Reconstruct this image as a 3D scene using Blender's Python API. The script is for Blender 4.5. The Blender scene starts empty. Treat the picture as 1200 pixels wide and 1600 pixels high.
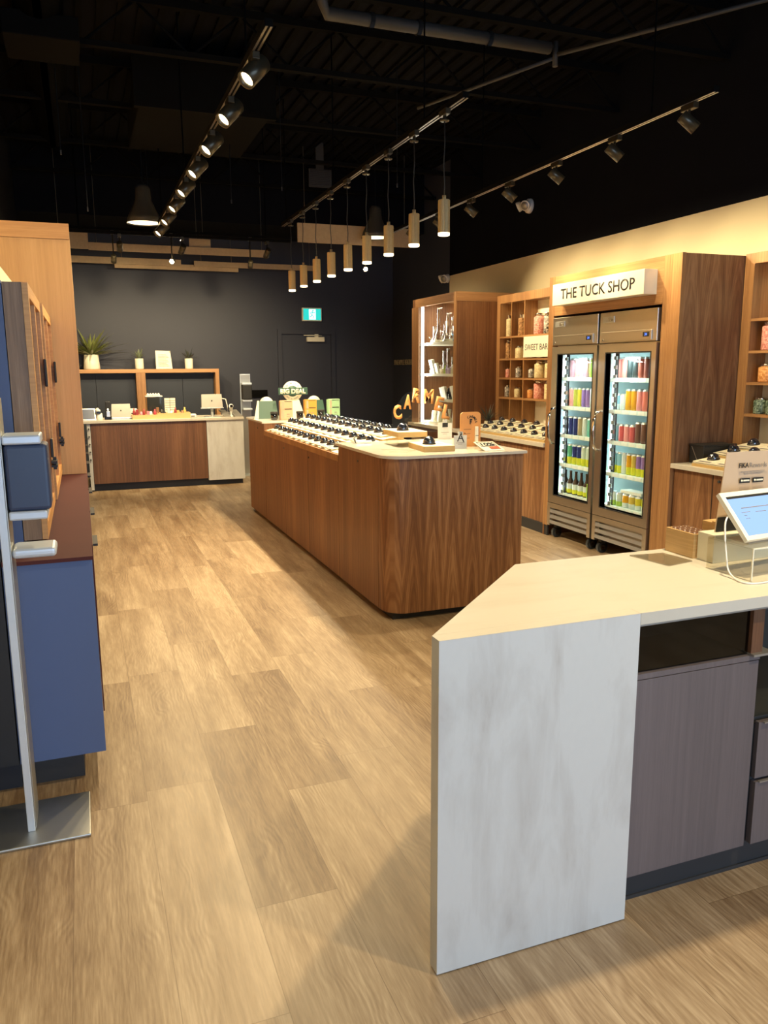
import bpy, bmesh, math, random
from mathutils import Vector, Matrix, Euler
random.seed(7)
R = math.radians
S = bpy.context.scene
COL = S.collection

# ------------------------------------------------------------------ camera, world, exposure, big lights
cam = bpy.data.objects.new('camera', bpy.data.cameras.new('camera')); COL.objects.link(cam)
cam.data.sensor_fit = 'VERTICAL'; cam.data.sensor_height = 32.0; cam.data.lens = 1234.5 / 1600 * 32.0
cam.data.clip_start = 0.02; cam.data.clip_end = 100
_yaw, _pit, _rol = R(20.698), R(10.355), R(-0.3476)
_f = Vector((math.sin(_yaw) * math.cos(_pit), math.cos(_yaw) * math.cos(_pit), -math.sin(_pit)))
_r = Vector((math.cos(_yaw), -math.sin(_yaw), 0)); _u = _r.cross(_f)
_r2 = math.cos(_rol) * _r + math.sin(_rol) * _u; _u2 = -math.sin(_rol) * _r + math.cos(_rol) * _u
_m = Matrix((_r2, _u2, -_f)).transposed().to_4x4(); _m.translation = (0, 0, 1.58)
cam.matrix_world = _m
S.camera = cam
S.view_settings.view_transform = 'Standard'; S.view_settings.look = 'None'
S.view_settings.gamma = 1.0; S.view_settings.use_curve_mapping = False
S.view_settings.exposure = 0.7
W = bpy.data.worlds.new('world'); S.world = W; W.use_nodes = True
W.node_tree.nodes['Background'].inputs[0].default_value = (0.55, 0.72, 1.0, 1)
W.node_tree.nodes['Background'].inputs[1].default_value = 0.6
WARM = (1.0, 0.78, 0.45); PENDC = (1.0, 0.80, 0.49)
TRACK_W = 46; SIDE_W = 80; PEND_W = 50; BACK_W = 62; DOME_W = 75; DAY_W = 108; FRONT_W = 150

def light(kind, name, loc, aim=None, power=10, color=WARM, size=0.04, angle=60, blend=0.6, sx=1, sy=1, parent=None):
    d = bpy.data.lights.new(name, kind); d.energy = power; d.color = color
    if kind == 'SPOT': d.spot_size = R(angle); d.spot_blend = blend; d.shadow_soft_size = size
    elif kind == 'AREA': d.shape = 'RECTANGLE'; d.size = sx; d.size_y = sy
    else: d.shadow_soft_size = size
    o = bpy.data.objects.new(name, d); COL.objects.link(o)
    q = Vector(aim).to_track_quat('-Z', 'Y') if aim is not None else None
    if parent is not None:
        o.parent = parent; loc = Vector(loc) - parent.location
    o.location = loc
    if q: o.rotation_mode = 'QUATERNION'; o.rotation_quaternion = q
    return o

# daylight outside the shop front (behind the camera)
light('AREA', 'daylight', (1.9, -3.2, 1.7), (0.0, 1, -0.08), DAY_W, (0.58, 0.75, 1.0), sx=4.6, sy=2.4)

# ------------------------------------------------------------------ materials
MATS = {}
class N:
    def __init__(s, name):
        s.m = bpy.data.materials.new(name); s.m.use_nodes = True
        s.t = s.m.node_tree; s.p = s.t.nodes['Principled BSDF']; s.out = s.t.nodes['Material Output']
        MATS[name] = s.m
    def n(s, typ, **kw):
        x = s.t.nodes.new(typ)
        for k, v in kw.items(): setattr(x, k, v)
        return x
    def l(s, a, b): s.t.links.new(a, b)
    def put(s, v, sock):
        if isinstance(v, (int, float)): sock.default_value = v
        elif isinstance(v, tuple): sock.default_value = v if len(v) == 4 or len(sock.default_value) == 3 else v + (1,)
        else: s.l(v, sock)
    def math(s, op, a, b=0.0, c=0.0):
        x = s.n('ShaderNodeMath', operation=op)
        for i, v in enumerate((a, b, c)): s.put(v, x.inputs[i])
        return x.outputs[0]
    def mix(s, f, a, b, blend='MIX'):
        x = s.n('ShaderNodeMix', data_type='RGBA', blend_type=blend)
        s.put(f, x.inputs[0]); s.put(a, x.inputs[6]); s.put(b, x.inputs[7]); return x.outputs[2]
    def obj(s): return s.n('ShaderNodeTexCoord').outputs['Object']
    def xyz(s, v):
        x = s.n('ShaderNodeSeparateXYZ'); s.l(v, x.inputs[0]); return x.outputs
    def vec(s, x, y, z):
        c = s.n('ShaderNodeCombineXYZ')
        for i, v in enumerate((x, y, z)): s.put(v, c.inputs[i])
        return c.outputs[0]
    def noise(s, v, scale=5, detail=3, rough=0.5, dist=0.0):
        x = s.n('ShaderNodeTexNoise'); s.l(v, x.inputs['Vector']); x.inputs['Scale'].default_value = scale
        x.inputs['Detail'].default_value = detail; x.inputs['Roughness'].default_value = rough
        x.inputs['Distortion'].default_value = dist; return x.outputs['Fac']
    def white(s, v):
        x = s.n('ShaderNodeTexWhiteNoise', noise_dimensions='3D'); s.l(v, x.inputs['Vector']); return x.outputs['Value']
    def ramp(s, f, stops):
        x = s.n('ShaderNodeValToRGB'); e = x.color_ramp.elements
        while len(e) < len(stops): e.new(0.5)
        for i, (p, c) in enumerate(stops): e[i].position = p; e[i].color = (*c, 1)
        s.put(f, x.inputs[0]); return x.outputs[0]
    def bump(s, h, strength=0.1, dist=0.01):
        b = s.n('ShaderNodeBump'); b.inputs['Strength'].default_value = strength; b.inputs['Distance'].default_value = dist
        s.l(h, b.inputs['Height']); s.l(b.outputs[0], s.p.inputs['Normal'])

def plain(name, c, rough=0.5, metal=0.0, var=0.06, scale=12, spec=None, coat=0.0, emis=None, es=0.0, bump=0.0):
    s = N(name); v = s.obj(); f = s.noise(v, scale, 4, 0.6)
    dark = tuple(x * (1 - var) for x in c); lite = tuple(min(1, x * (1 + var)) for x in c)
    s.l(s.mix(f, dark, lite), s.p.inputs['Base Color'])
    s.p.inputs['Roughness'].default_value = rough; s.p.inputs['Metallic'].default_value = metal
    if spec is not None: s.p.inputs['Specular IOR Level'].default_value = spec
    if coat: s.p.inputs['Coat Weight'].default_value = coat; s.p.inputs['Coat Roughness'].default_value = 0.08
    if emis: s.p.inputs['Emission Color'].default_value = (*emis, 1); s.p.inputs['Emission Strength'].default_value = es
    if bump: s.bump(s.noise(v, scale * 12, 3), bump, 0.003)
    return s.m

def emit(name, c, strength):
    s = N(name); e = s.n('ShaderNodeEmission'); e.inputs[0].default_value = (*c, 1); e.inputs[1].default_value = strength
    s.l(e.outputs[0], s.out.inputs[0]); return s.m

def wood(name, c1, c2, c3=None, freq=55, flame=0.0, fw=0.09, horiz=False, rough=0.45, contrast=1.0):
    """vertical straight grain veneer; flame > 0 adds book-matched cathedral figure"""
    s = N(name); x, y, z = s.xyz(s.obj())
    u = s.math('ADD', x, s.math('MULTIPLY', y, 1.003)); v = z
    if horiz: u, v = z, s.math('ADD', x, y)
    g1 = s.noise(s.vec(s.math('MULTIPLY', u, freq), s.math('MULTIPLY', v, 1.1), 3.1), 1.0, 5, 0.65)
    g2 = s.noise(s.vec(s.math('MULTIPLY', u, freq * 0.16), s.math('MULTIPLY', v, 0.5), 9.7), 1.0, 3, 0.5)
    g3 = s.noise(s.vec(s.math('MULTIPLY', u, freq * 5), s.math('MULTIPLY', v, 14), 1.7), 1.0, 2, 0.5)
    f = s.math('ADD', s.math('MULTIPLY', g1, 0.55), s.math('MULTIPLY', g2, 0.45))
    if flame:
        pp = s.math('PINGPONG', s.math('ADD', u, 0.013), fw)
        q = s.math('DIVIDE', pp, fw)
        w = s.noise(s.vec(s.math('MULTIPLY', u, 5), s.math('MULTIPLY', v, 2), 0.0), 1.0, 3, 0.5)
        d = s.math('ADD', s.math('ADD', s.math('MULTIPLY', v, 0.42), s.math('MULTIPLY', s.math('POWER', q, 1.5), 0.36)), s.math('MULTIPLY', w, 0.28))
        sn = s.math('SINE', s.math('MULTIPLY', d, 24.0)); sn2 = s.math('SINE', s.math('MULTIPLY', d, 88.0))
        fl = s.math('ADD', s.math('MULTIPLY', sn, 0.085), s.math('MULTIPLY', sn2, 0.055))
        f = s.math('ADD', f, s.math('MULTIPLY', fl, flame))
    f = s.math('ADD', f, s.math('MULTIPLY', s.math('SUBTRACT', g3, 0.5), 0.22))
    c3 = c3 or tuple(0.5 * (a + b) for a, b in zip(c1, c2)); k = 0.18 / contrast
    s.l(s.ramp(f, [(0.5 - k * 1.1, c1), (0.5, c3), (0.5 + k, c2)]), s.p.inputs['Base Color'])
    s.p.inputs['Roughness'].default_value = rough
    s.bump(g3, 0.05, 0.002)
    return s.m

def floor_mat():
    s = N('vinyl_plank_floor'); x, y, z = s.xyz(s.obj())
    W_, L_ = 0.2535, 1.22
    cx = s.math('DIVIDE', s.math('SUBTRACT', x, 0.126), W_); col = s.math('FLOOR', cx); fx = s.math('FRACT', s.math('ADD', cx, 100))
    off = s.white(s.vec(col, 3.0, 1.0)); cy = s.math('ADD', s.math('DIVIDE', y, L_), s.math('MULTIPLY', off, 3.0))
    row = s.math('FLOOR', cy); fy = s.math('FRACT', s.math('ADD', cy, 100))
    idn = s.white(s.vec(col, row, 5.0)); id2 = s.white(s.vec(row, col, 8.0))
    gx = s.math('ADD', x, s.math('MULTIPLY', idn, 7)); gy = s.math('ADD', y, s.math('MULTIPLY', id2, 31))
    wob = s.noise(s.vec(s.math('MULTIPLY', gx, 3.0), s.math('MULTIPLY', gy, 1.2), idn), 1.0, 3, 0.55)
    g1 = s.noise(s.vec(s.math('MULTIPLY', gx, 22), s.math('MULTIPLY', gy, 1.3), idn), 1.0, 6, 0.62, 0.6)
    g2 = s.noise(s.vec(s.math('MULTIPLY', gx, 5), s.math('MULTIPLY', gy, 1.0), id2), 1.0, 3, 0.5, 0.8)
    rings = s.math('SINE', s.math('MULTIPLY', s.math('ADD', s.math('MULTIPLY', gx, 1.0), s.math('MULTIPLY', wob, 0.35)), 330.0))
    msk = s.ramp(s.noise(s.vec(s.math('MULTIPLY', gx, 7), s.math('MULTIPLY', gy, 2.2), 4.0), 1.0, 3), [(0.46, (0, 0, 0)), (0.62, (1, 1, 1))])
    fine = s.noise(s.vec(s.math('MULTIPLY', gx, 130), s.math('MULTIPLY', gy, 9), 1.0), 1.0, 3, 0.6)
    f = s.math('ADD', s.math('MULTIPLY', g1, 0.5), s.math('MULTIPLY', g2, 0.5))
    f = s.math('ADD', f, s.math('MULTIPLY', s.math('SUBTRACT', fine, 0.5), 0.5))
    f = s.math('ADD', f, s.math('MULTIPLY', s.math('MULTIPLY', rings, 0.05), msk))
    f = s.math('ADD', f, s.math('MULTIPLY', s.math('SUBTRACT', idn, 0.5), 0.16))
    c = s.ramp(f, [(0.28, (0.165, 0.102, 0.054)), (0.44, (0.265, 0.182, 0.104)), (0.56, (0.345, 0.250, 0.152)), (0.72, (0.47, 0.36, 0.235))])
    ex = s.math('MULTIPLY', s.math('MINIMUM', fx, s.math('SUBTRACT', 1.0, fx)), W_)
    ey = s.math('MULTIPLY', s.math('MINIMUM', fy, s.math('SUBTRACT', 1.0, fy)), L_)
    e = s.math('MINIMUM', ex, ey); seam = s.math('LESS_THAN', e, 0.0011)
    s.l(s.mix(s.math('MULTIPLY', seam, 0.55), c, (0.10, 0.055, 0.025)), s.p.inputs['Base Color'])
    s.l(s.math('ADD', 0.32, s.math('MULTIPLY', fine, 0.22)), s.p.inputs['Roughness'])
    s.p.inputs['Specular IOR Level'].default_value = 0.42
    s.bump(s.math('ADD', s.math('MULTIPLY', g1, 0.4), s.math('MULTIPLY', s.math('SUBTRACT', 1.0, seam), 0.3)), 0.09, 0.004)
    return s.m

def laminate(name, base, vein, vert=True, rough=0.4):
    s = N(name); x, y, z = s.xyz(s.obj())
    if vert: a, b = s.math('ADD', x, y), z
    else: a, b = y, x
    n1 = s.noise(s.vec(s.math('MULTIPLY', a, 9), s.math('MULTIPLY', b, 2.2), 2.0), 1.0, 6, 0.62, 0.4)
    n2 = s.noise(s.vec(s.math('MULTIPLY', a, 2.2), s.math('MULTIPLY', b, 1.3), 6.0), 1.0, 4, 0.5)
    n3 = s.noise(s.vec(s.math('MULTIPLY', a, 60), s.math('MULTIPLY', b, 30), 1.0), 1.0, 3, 0.6)
    f = s.math('ADD', s.math('MULTIPLY', n1, 0.62), s.math('MULTIPLY', n2, 0.38))
    k = s.ramp(f, [(0.30, (1, 1, 1)), (0.41, (0.35, 0.35, 0.35)), (0.52, (0, 0, 0))])
    c = s.mix(k, base, vein); c = s.mix(s.math('MULTIPLY', n3, 0.16), c, (0.45, 0.44, 0.43))
    s.l(c, s.p.inputs['Base Color']); s.p.inputs['Roughness'].default_value = rough
    return s.m

def glassy(name, tint=(1, 1, 1), rough=0.03, k=1.0, base=0.0):
    s = N(name); t = s.n('ShaderNodeBsdfTransparent'); t.inputs[0].default_value = (*tint, 1)
    g = s.n('ShaderNodeBsdfGlossy'); g.inputs['Roughness'].default_value = rough
    fr = s.n('ShaderNodeFresnel'); fr.inputs[0].default_value = 1.45
    m = s.n('ShaderNodeMixShader')
    bf = s.math('SUBTRACT', 1.0, s.n('ShaderNodeNewGeometry').outputs['Backfacing'])
    s.l(s.math('MULTIPLY', s.math('ADD', s.math('MULTIPLY', fr.outputs[0], k), base), bf), m.inputs[0])
    s.l(t.outputs[0], m.inputs[1]); s.l(g.outputs[0], m.inputs[2]); s.l(m.outputs[0], s.out.inputs[0])
    return s.m

def steel(name, c, rough=0.28, horiz=True):
    s = N(name); x, y, z = s.xyz(s.obj())
    a = s.math('ADD', x, y)
    g = s.noise(s.vec(s.math('MULTIPLY', a, 2), s.math('MULTIPLY', z, 260), 0.0) if horiz else s.vec(s.math('MULTIPLY', a, 260), s.math('MULTIPLY', z, 2), 0.0), 1.0, 3)
    s.l(s.mix(g, tuple(v * 0.93 for v in c), c), s.p.inputs['Base Color'])
    s.p.inputs['Metallic'].default_value = 1.0; s.l(s.math('ADD', rough - 0.05, s.math('MULTIPLY', g, 0.12)), s.p.inputs['Roughness'])
    return s.m

def flecked(name, c1, c2, scale=90, rough=0.35):
    s = N(name); v = s.obj(); x = s.n('ShaderNodeTexVoronoi'); s.l(v, x.inputs['Vector']); x.inputs['Scale'].default_value = scale
    w = s.white(x.outputs['Position'])
    s.l(s.mix(w, c1, c2), s.p.inputs['Base Color']); s.p.inputs['Roughness'].default_value = rough; return s.m

floor_mat()
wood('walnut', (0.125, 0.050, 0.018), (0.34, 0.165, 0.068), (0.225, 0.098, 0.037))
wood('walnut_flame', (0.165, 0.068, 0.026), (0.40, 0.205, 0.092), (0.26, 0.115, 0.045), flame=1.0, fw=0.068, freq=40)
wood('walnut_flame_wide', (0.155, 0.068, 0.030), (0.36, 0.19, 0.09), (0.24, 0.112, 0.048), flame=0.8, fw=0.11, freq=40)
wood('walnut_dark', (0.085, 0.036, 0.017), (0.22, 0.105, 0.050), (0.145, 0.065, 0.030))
wood('walnut_edge', (0.26, 0.125, 0.045), (0.52, 0.29, 0.125), (0.39, 0.20, 0.08), horiz=True, freq=90)
wood('walnut_stile', (0.22, 0.10, 0.035), (0.50, 0.28, 0.12), (0.37, 0.19, 0.075), freq=70)
wood('oak_panel', (0.56, 0.30, 0.105), (0.76, 0.46, 0.19), (0.68, 0.385, 0.145), freq=70, contrast=0.7)
wood('oak_header', (0.50, 0.245, 0.080), (0.74, 0.41, 0.155), (0.62, 0.32, 0.11), horiz=True, freq=70, contrast=0.9)
wood('grey_walnut', (0.14, 0.082, 0.046), (0.36, 0.24, 0.15), (0.25, 0.155, 0.09), freq=50)
wood('red_shutter_wood', (0.12, 0.036, 0.018), (0.42, 0.17, 0.075), (0.27, 0.095, 0.04), freq=120)
wood('bamboo', (0.58, 0.36, 0.14), (0.82, 0.56, 0.27), horiz=True, freq=60)
wood('mauve_veneer', (0.10, 0.082, 0.084), (0.16, 0.130, 0.130), freq=80, contrast=0.7, rough=0.5)
laminate('white_laminate', (0.62, 0.625, 0.60), (0.40, 0.37, 0.335))
laminate('white_laminate_top', (0.60, 0.56, 0.465), (0.52, 0.465, 0.37), vert=False, rough=0.4)  # yellower than the panels: warm light on top surfaces is put into the colour
laminate('quartz_top', (0.74, 0.70, 0.60), (0.66, 0.61, 0.50), vert=False, rough=0.12)
plain('cream_paint', (0.66, 0.58, 0.38), 0.75, var=0.03, scale=3)
plain('navy_paint', (0.030, 0.034, 0.052), 0.62, var=0.08, scale=2)
plain('black_paint', (0.0055, 0.006, 0.0085), 0.95, var=0.25, scale=4, spec=0.08)
plain('black_steel', (0.0045, 0.0045, 0.0045), 0.95, var=0.3, scale=9, spec=0.06)
plain('grey_pipe', (0.028, 0.027, 0.027), 0.6, var=0.2)
plain('navy_cabinet', (0.075, 0.118, 0.26), 0.5, var=0.04, scale=6)
plain('navy_dark', (0.020, 0.026, 0.040), 0.55, var=0.1)
plain('maroon_top', (0.080, 0.024, 0.024), 0.8, var=0.10, scale=4, spec=0.2)
plain('toe_black', (0.028, 0.028, 0.030), 0.6)
plain('matte_black', (0.018, 0.018, 0.018), 0.5)
plain('lamp_shell', (0.045, 0.043, 0.036), 0.5)
plain('gloss_black', (0.008, 0.008, 0.010), 0.08, spec=0.7, coat=0.5)
plain('dome_black', (0.014, 0.018, 0.030), 0.05, spec=0.9, coat=1.0)
plain('dispenser_navy', (0.035, 0.055, 0.115), 0.35)
plain('grey_metal', (0.40, 0.38, 0.34), 0.42, metal=0.7)
plain('silver_edge', (0.62, 0.70, 0.80), 0.35, metal=0.35)
steel('stainless', (0.66, 0.62, 0.55), 0.33)
steel('chrome', (0.75, 0.73, 0.70), 0.10)
steel('stand_steel', (0.50, 0.50, 0.46), 0.42)
plain('brass_lamp', (0.47, 0.35, 0.17), 0.42, metal=0.35, var=0.12, scale=60)
plain('fixture_bronze', (0.060, 0.050, 0.032), 0.30, metal=0.55)
plain('track_brass', (0.20, 0.165, 0.12), 0.35, metal=0.6)
plain('white_plastic', (0.80, 0.78, 0.72), 0.35, var=0.02)
plain('ivory_card', (0.82, 0.77, 0.60), 0.55, var=0.04)
plain('cork_board', (0.50, 0.37, 0.22), 0.85, var=0.16, scale=30)
plain('orange_acrylic', (0.66, 0.30, 0.09), 0.45, var=0.03)
plain('peach_card', (0.66, 0.40, 0.24), 0.5); plain('ochre_card', (0.62, 0.32, 0.05), 0.5)
plain('green_card', (0.33, 0.55, 0.30), 0.5); plain('forest_card', (0.035, 0.095, 0.065), 0.5)
plain('tan_card', (0.48, 0.36, 0.25), 0.6, var=0.05)
plain('gold_wood', (0.50, 0.33, 0.12), 0.5, var=0.12, scale=30)
plain('plant_green', (0.17, 0.20, 0.055), 0.5, var=0.45, scale=25)
plain('plant_grey', (0.16, 0.19, 0.12), 0.6, var=0.4, scale=25)
plain('plant_dark', (0.060, 0.070, 0.055), 0.6, var=0.4, scale=25)
plain('soil', (0.03, 0.02, 0.015), 0.9)
plain('pot_white', (0.80, 0.76, 0.62), 0.45, var=0.05)
plain('lamp_inner', (0.85, 0.82, 0.70), 0.6, emis=(1.0, 0.80, 0.50), es=1.6)
emit('lamp_glow', (1.0, 0.78, 0.48), 8.0); emit('lamp_hot', (1.0, 0.84, 0.58), 45.0)
emit('pendant_glow', (1.0, 0.80, 0.45), 3.0)
emit('led_strip', (1.0, 0.96, 0.90), 4.0); emit('cooler_led', (0.85, 0.98, 1.0), 3.0)
emit('exit_green', (0.02, 0.42, 0.36), 1.1); emit('exit_white', (0.75, 0.95, 0.95), 1.3)
emit('screen_blue', (0.30, 0.46, 0.80), 1.0); emit('readout_blue', (0.10, 0.22, 1.0), 1.6)
plain('cooler_inside', (0.60, 0.70, 0.69), 0.5, var=0.03)
plain('price_rail', (0.72, 0.86, 0.86), 0.4, var=0.03)
plain('tag_white', (0.88, 0.92, 0.90), 0.5, var=0.02); plain('tag_grey', (0.10, 0.14, 0.15), 0.5)
glassy('clear_glass', (0.96, 0.99, 0.98), 0.02, 0.8); glassy('acrylic', (0.95, 0.94, 0.90), 0.03, 1.0, 0.03)
glassy('pipe_glass', (0.86, 0.86, 0.80), 0.06, 1.0, 0.30); glassy('smoked_glass', (0.35, 0.36, 0.36), 0.04, 1.0, 0.02)
glassy('tan_acrylic', (0.72, 0.70, 0.66), 0.05, 1.0, 0.03); glassy('window_glass', (0.97, 0.99, 1.0), 0.01, 0.3)
plain('ink', (0.012, 0.012, 0.012), 0.6); plain('ink_grey', (0.22, 0.20, 0.18), 0.6)
plain('brass_letters', (0.60, 0.50, 0.30), 0.4, metal=0.6)
plain('aluminium', (0.70, 0.72, 0.72), 0.3, metal=0.8)
plain('blue_glass', (0.10, 0.42, 0.75), 0.15, coat=0.5)
flecked('pink_sweets', (0.62, 0.16, 0.14), (0.90, 0.55, 0.45)); flecked('orange_sweets', (0.60, 0.22, 0.05), (0.90, 0.50, 0.20))
flecked('cream_sweets', (0.62, 0.52, 0.28), (0.85, 0.76, 0.48), 60); flecked('black_white_sweets', (0.02, 0.02, 0.02), (0.85, 0.82, 0.75), 55)
flecked('nut_mix', (0.20, 0.09, 0.03), (0.70, 0.42, 0.20), 80); flecked('dark_green_sweets', (0.03, 0.06, 0.04), (0.30, 0.40, 0.30), 80)
def solid(rgb):
    k = 'colour_%d_%d_%d' % tuple(int(c * 100) for c in rgb)
    return MATS.get(k) or plain(k, rgb, 0.4, var=0.04)

# ------------------------------------------------------------------ mesh helpers
class MB:
    """mesh builder in world (or thing-local) coordinates"""
    def __init__(s): s.bm = bmesh.new(); s.mi = 0; s.M = Matrix.Identity(4)
    def _fin(s, vs, fs):
        for f in fs: f.material_index = s.mi
        bmesh.ops.transform(s.bm, matrix=s.M, verts=vs)
    def box(s, x0, x1, y0, y1, z0, z1, bev=0.0, seg=2):
        r = bmesh.ops.create_cube(s.bm, size=1.0); vs = r['verts']
        for v in vs: v.co = Vector(((x0 + x1) / 2 + v.co.x * (x1 - x0), (y0 + y1) / 2 + v.co.y * (y1 - y0), (z0 + z1) / 2 + v.co.z * (z1 - z0)))
        if bev:
            es = list({e for v in vs for e in v.link_edges})
            o = bmesh.ops.bevel(s.bm, geom=es, offset=bev, segments=seg, affect='EDGES', profile=0.5)
            vs = list({v for f in o['faces'] for v in f.verts} | {v for v in vs if v.is_valid})
            fs = {f for v in vs for f in v.link_faces}
        else: fs = {f for v in vs for f in v.link_faces}
        s._fin(vs, fs); return s
    def lathe(s, prof, c=(0, 0, 0), seg=24, axis=None, smooth=True):
        c = Vector(c); rings = []; vs = []; fs = []
        q = Vector(axis).to_track_quat('Z', 'Y').to_matrix() if axis is not None else Matrix.Identity(3)
        for r, z in prof:
            if r < 1e-6: ring = [s.bm.verts.new(c + q @ Vector((0, 0, z)))]
            else: ring = [s.bm.verts.new(c + q @ Vector((r * math.cos(2 * math.pi * i / seg), r * math.sin(2 * math.pi * i / seg), z))) for i in range(seg)]
            rings.append(ring); vs += ring
        for a, b in zip(rings, rings[1:]):
            for i in range(seg):
                j = (i + 1) % seg
                if len(a) == 1 and len(b) == 1: continue
                if len(a) == 1: f = s.bm.faces.new((a[0], b[j], b[i]))
                elif len(b) == 1: f = s.bm.faces.new((a[i], a[j], b[0]))
                else: f = s.bm.faces.new((a[i], a[j], b[j], b[i]))
                f.smooth = smooth; fs.append(f)
        s._fin(vs, fs); return s
    def cyl(s, p0, p1, r, seg=16, r2=None):
        p0, p1 = Vector(p0), Vector(p1); h = (p1 - p0).length; r2 = r if r2 is None else r2
        s.lathe([(0, 0), (r, 0), (r, 0), (r2, h), (r2, h), (0, h)], p0, seg, p1 - p0); return s
    def tube(s, pts, r, seg=8):
        pts = [Vector(p) for p in pts]; rings = []; vs = []; fs = []
        up = Vector((0, 0, 1))
        for i, p in enumerate(pts):
            t = (pts[min(i + 1, len(pts) - 1)] - pts[max(i - 1, 0)]).normalized()
            a = t.cross(up if abs(t.dot(up)) < 0.95 else Vector((1, 0, 0))).normalized(); b = t.cross(a)
            rr = r[i] if isinstance(r, (list, tuple)) else r
            rings.append([s.bm.verts.new(p + a * rr * math.cos(2 * math.pi * k / seg) + b * rr * math.sin(2 * math.pi * k / seg)) for k in range(seg)])
        for a, b in zip(rings, rings[1:]):
            for i in range(seg):
                f = s.bm.faces.new((a[i], a[(i + 1) % seg], b[(i + 1) % seg], b[i])); f.smooth = True; fs.append(f)
        fs.append(s.bm.faces.new(rings[0][::-1])); fs.append(s.bm.faces.new(rings[-1]))
        for q in rings: vs += q
        s._fin(vs, fs); return s
    def prism(s, poly, z0, z1, bev=0.0):
        lo = [s.bm.verts.new((x, y, z0)) for x, y in poly]; hi = [s.bm.verts.new((x, y, z1)) for x, y in poly]
        fs = [s.bm.faces.new(lo[::-1]), s.bm.faces.new(hi)]; n = len(poly)
        for i in range(n): fs.append(s.bm.faces.new((lo[i], lo[(i + 1) % n], hi[(i + 1) % n], hi[i])))
        vs = lo + hi
        if bev:
            es = [e for e in fs[1].edges]
            o = bmesh.ops.bevel(s.bm, geom=es, offset=bev, segments=2, affect='EDGES')
            vs = list({v for f in o['faces'] for v in f.verts} | {v for v in vs if v.is_valid}); fs = list({f for v in vs for f in v.link_faces})
        s._fin(vs, fs); return s
    def poly3(s, pts, thick):
        """flat polygon of 3-D points with a thickness along its normal"""
        pts = [Vector(p) for p in pts]; n = (pts[1] - pts[0]).cross(pts[2] - pts[0]).normalized() * thick
        a = [s.bm.verts.new(p) for p in pts]; b = [s.bm.verts.new(p - n) for p in pts]; k = len(pts)
        fs = [s.bm.faces.new(a), s.bm.faces.new(b[::-1])]
        for i in range(k): fs.append(s.bm.faces.new((a[(i + 1) % k], a[i], b[i], b[(i + 1) % k])))
        s._fin(a + b, fs); return s
    def build(s, name, mats, parent=None, local=False, origin=None):
        bmesh.ops.recalc_face_normals(s.bm, faces=s.bm.faces[:])
        me = bpy.data.meshes.new(name)
        if origin is None and parent is None and not local:
            xs = [v.co.x for v in s.bm.verts]; ys = [v.co.y for v in s.bm.verts]; zs = [v.co.z for v in s.bm.verts]
            origin = ((min(xs) + max(xs)) / 2, (min(ys) + max(ys)) / 2, min(zs))
        if parent is not None and not local: origin = root_of(parent)
        if origin is not None:
            off = -Vector(origin)
            for v in s.bm.verts: v.co += off
        s.bm.to_mesh(me); s.bm.free()
        for m in (mats if isinstance(mats, (list, tuple)) else [mats]): me.materials.append(MATS[m] if isinstance(m, str) else m)
        o = bpy.data.objects.new(name, me); COL.objects.link(o)
        if parent is not None: o.parent = parent
        elif origin is not None: o.location = origin
        return o

def root_of(p):
    while p.parent: p = p.parent
    return p.location.copy()

def thing(name, label, cat, loc, group=None, rz=0.0):
    o = bpy.data.objects.new(name, None); COL.objects.link(o); o.empty_display_size = 0.1
    o.location = loc; o.rotation_euler = (0, 0, rz); o['label'] = label; o['category'] = cat
    if group: o['group'] = group
    return o
def tag(o, label, cat, group=None, kind=None):
    o['label'] = label; o['category'] = cat
    if group: o['group'] = group
    if kind: o['kind'] = kind
    return o
def struct(o, label=None):
    o['kind'] = 'structure'
    if label: o['label'] = label
    return o
def dup(root, loc, rz=None, label=None, group=None):
    r = root.copy(); COL.objects.link(r); r.location = loc
    if rz is not None: r.rotation_euler = (0, 0, rz)
    if label: r['label'] = label
    if group: r['group'] = group
    for ch in list(root.children):
        c = ch.copy(); COL.objects.link(c); c.parent = r
        for g in list(ch.children):
            d = g.copy(); COL.objects.link(d); d.parent = c
    return r

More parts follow.
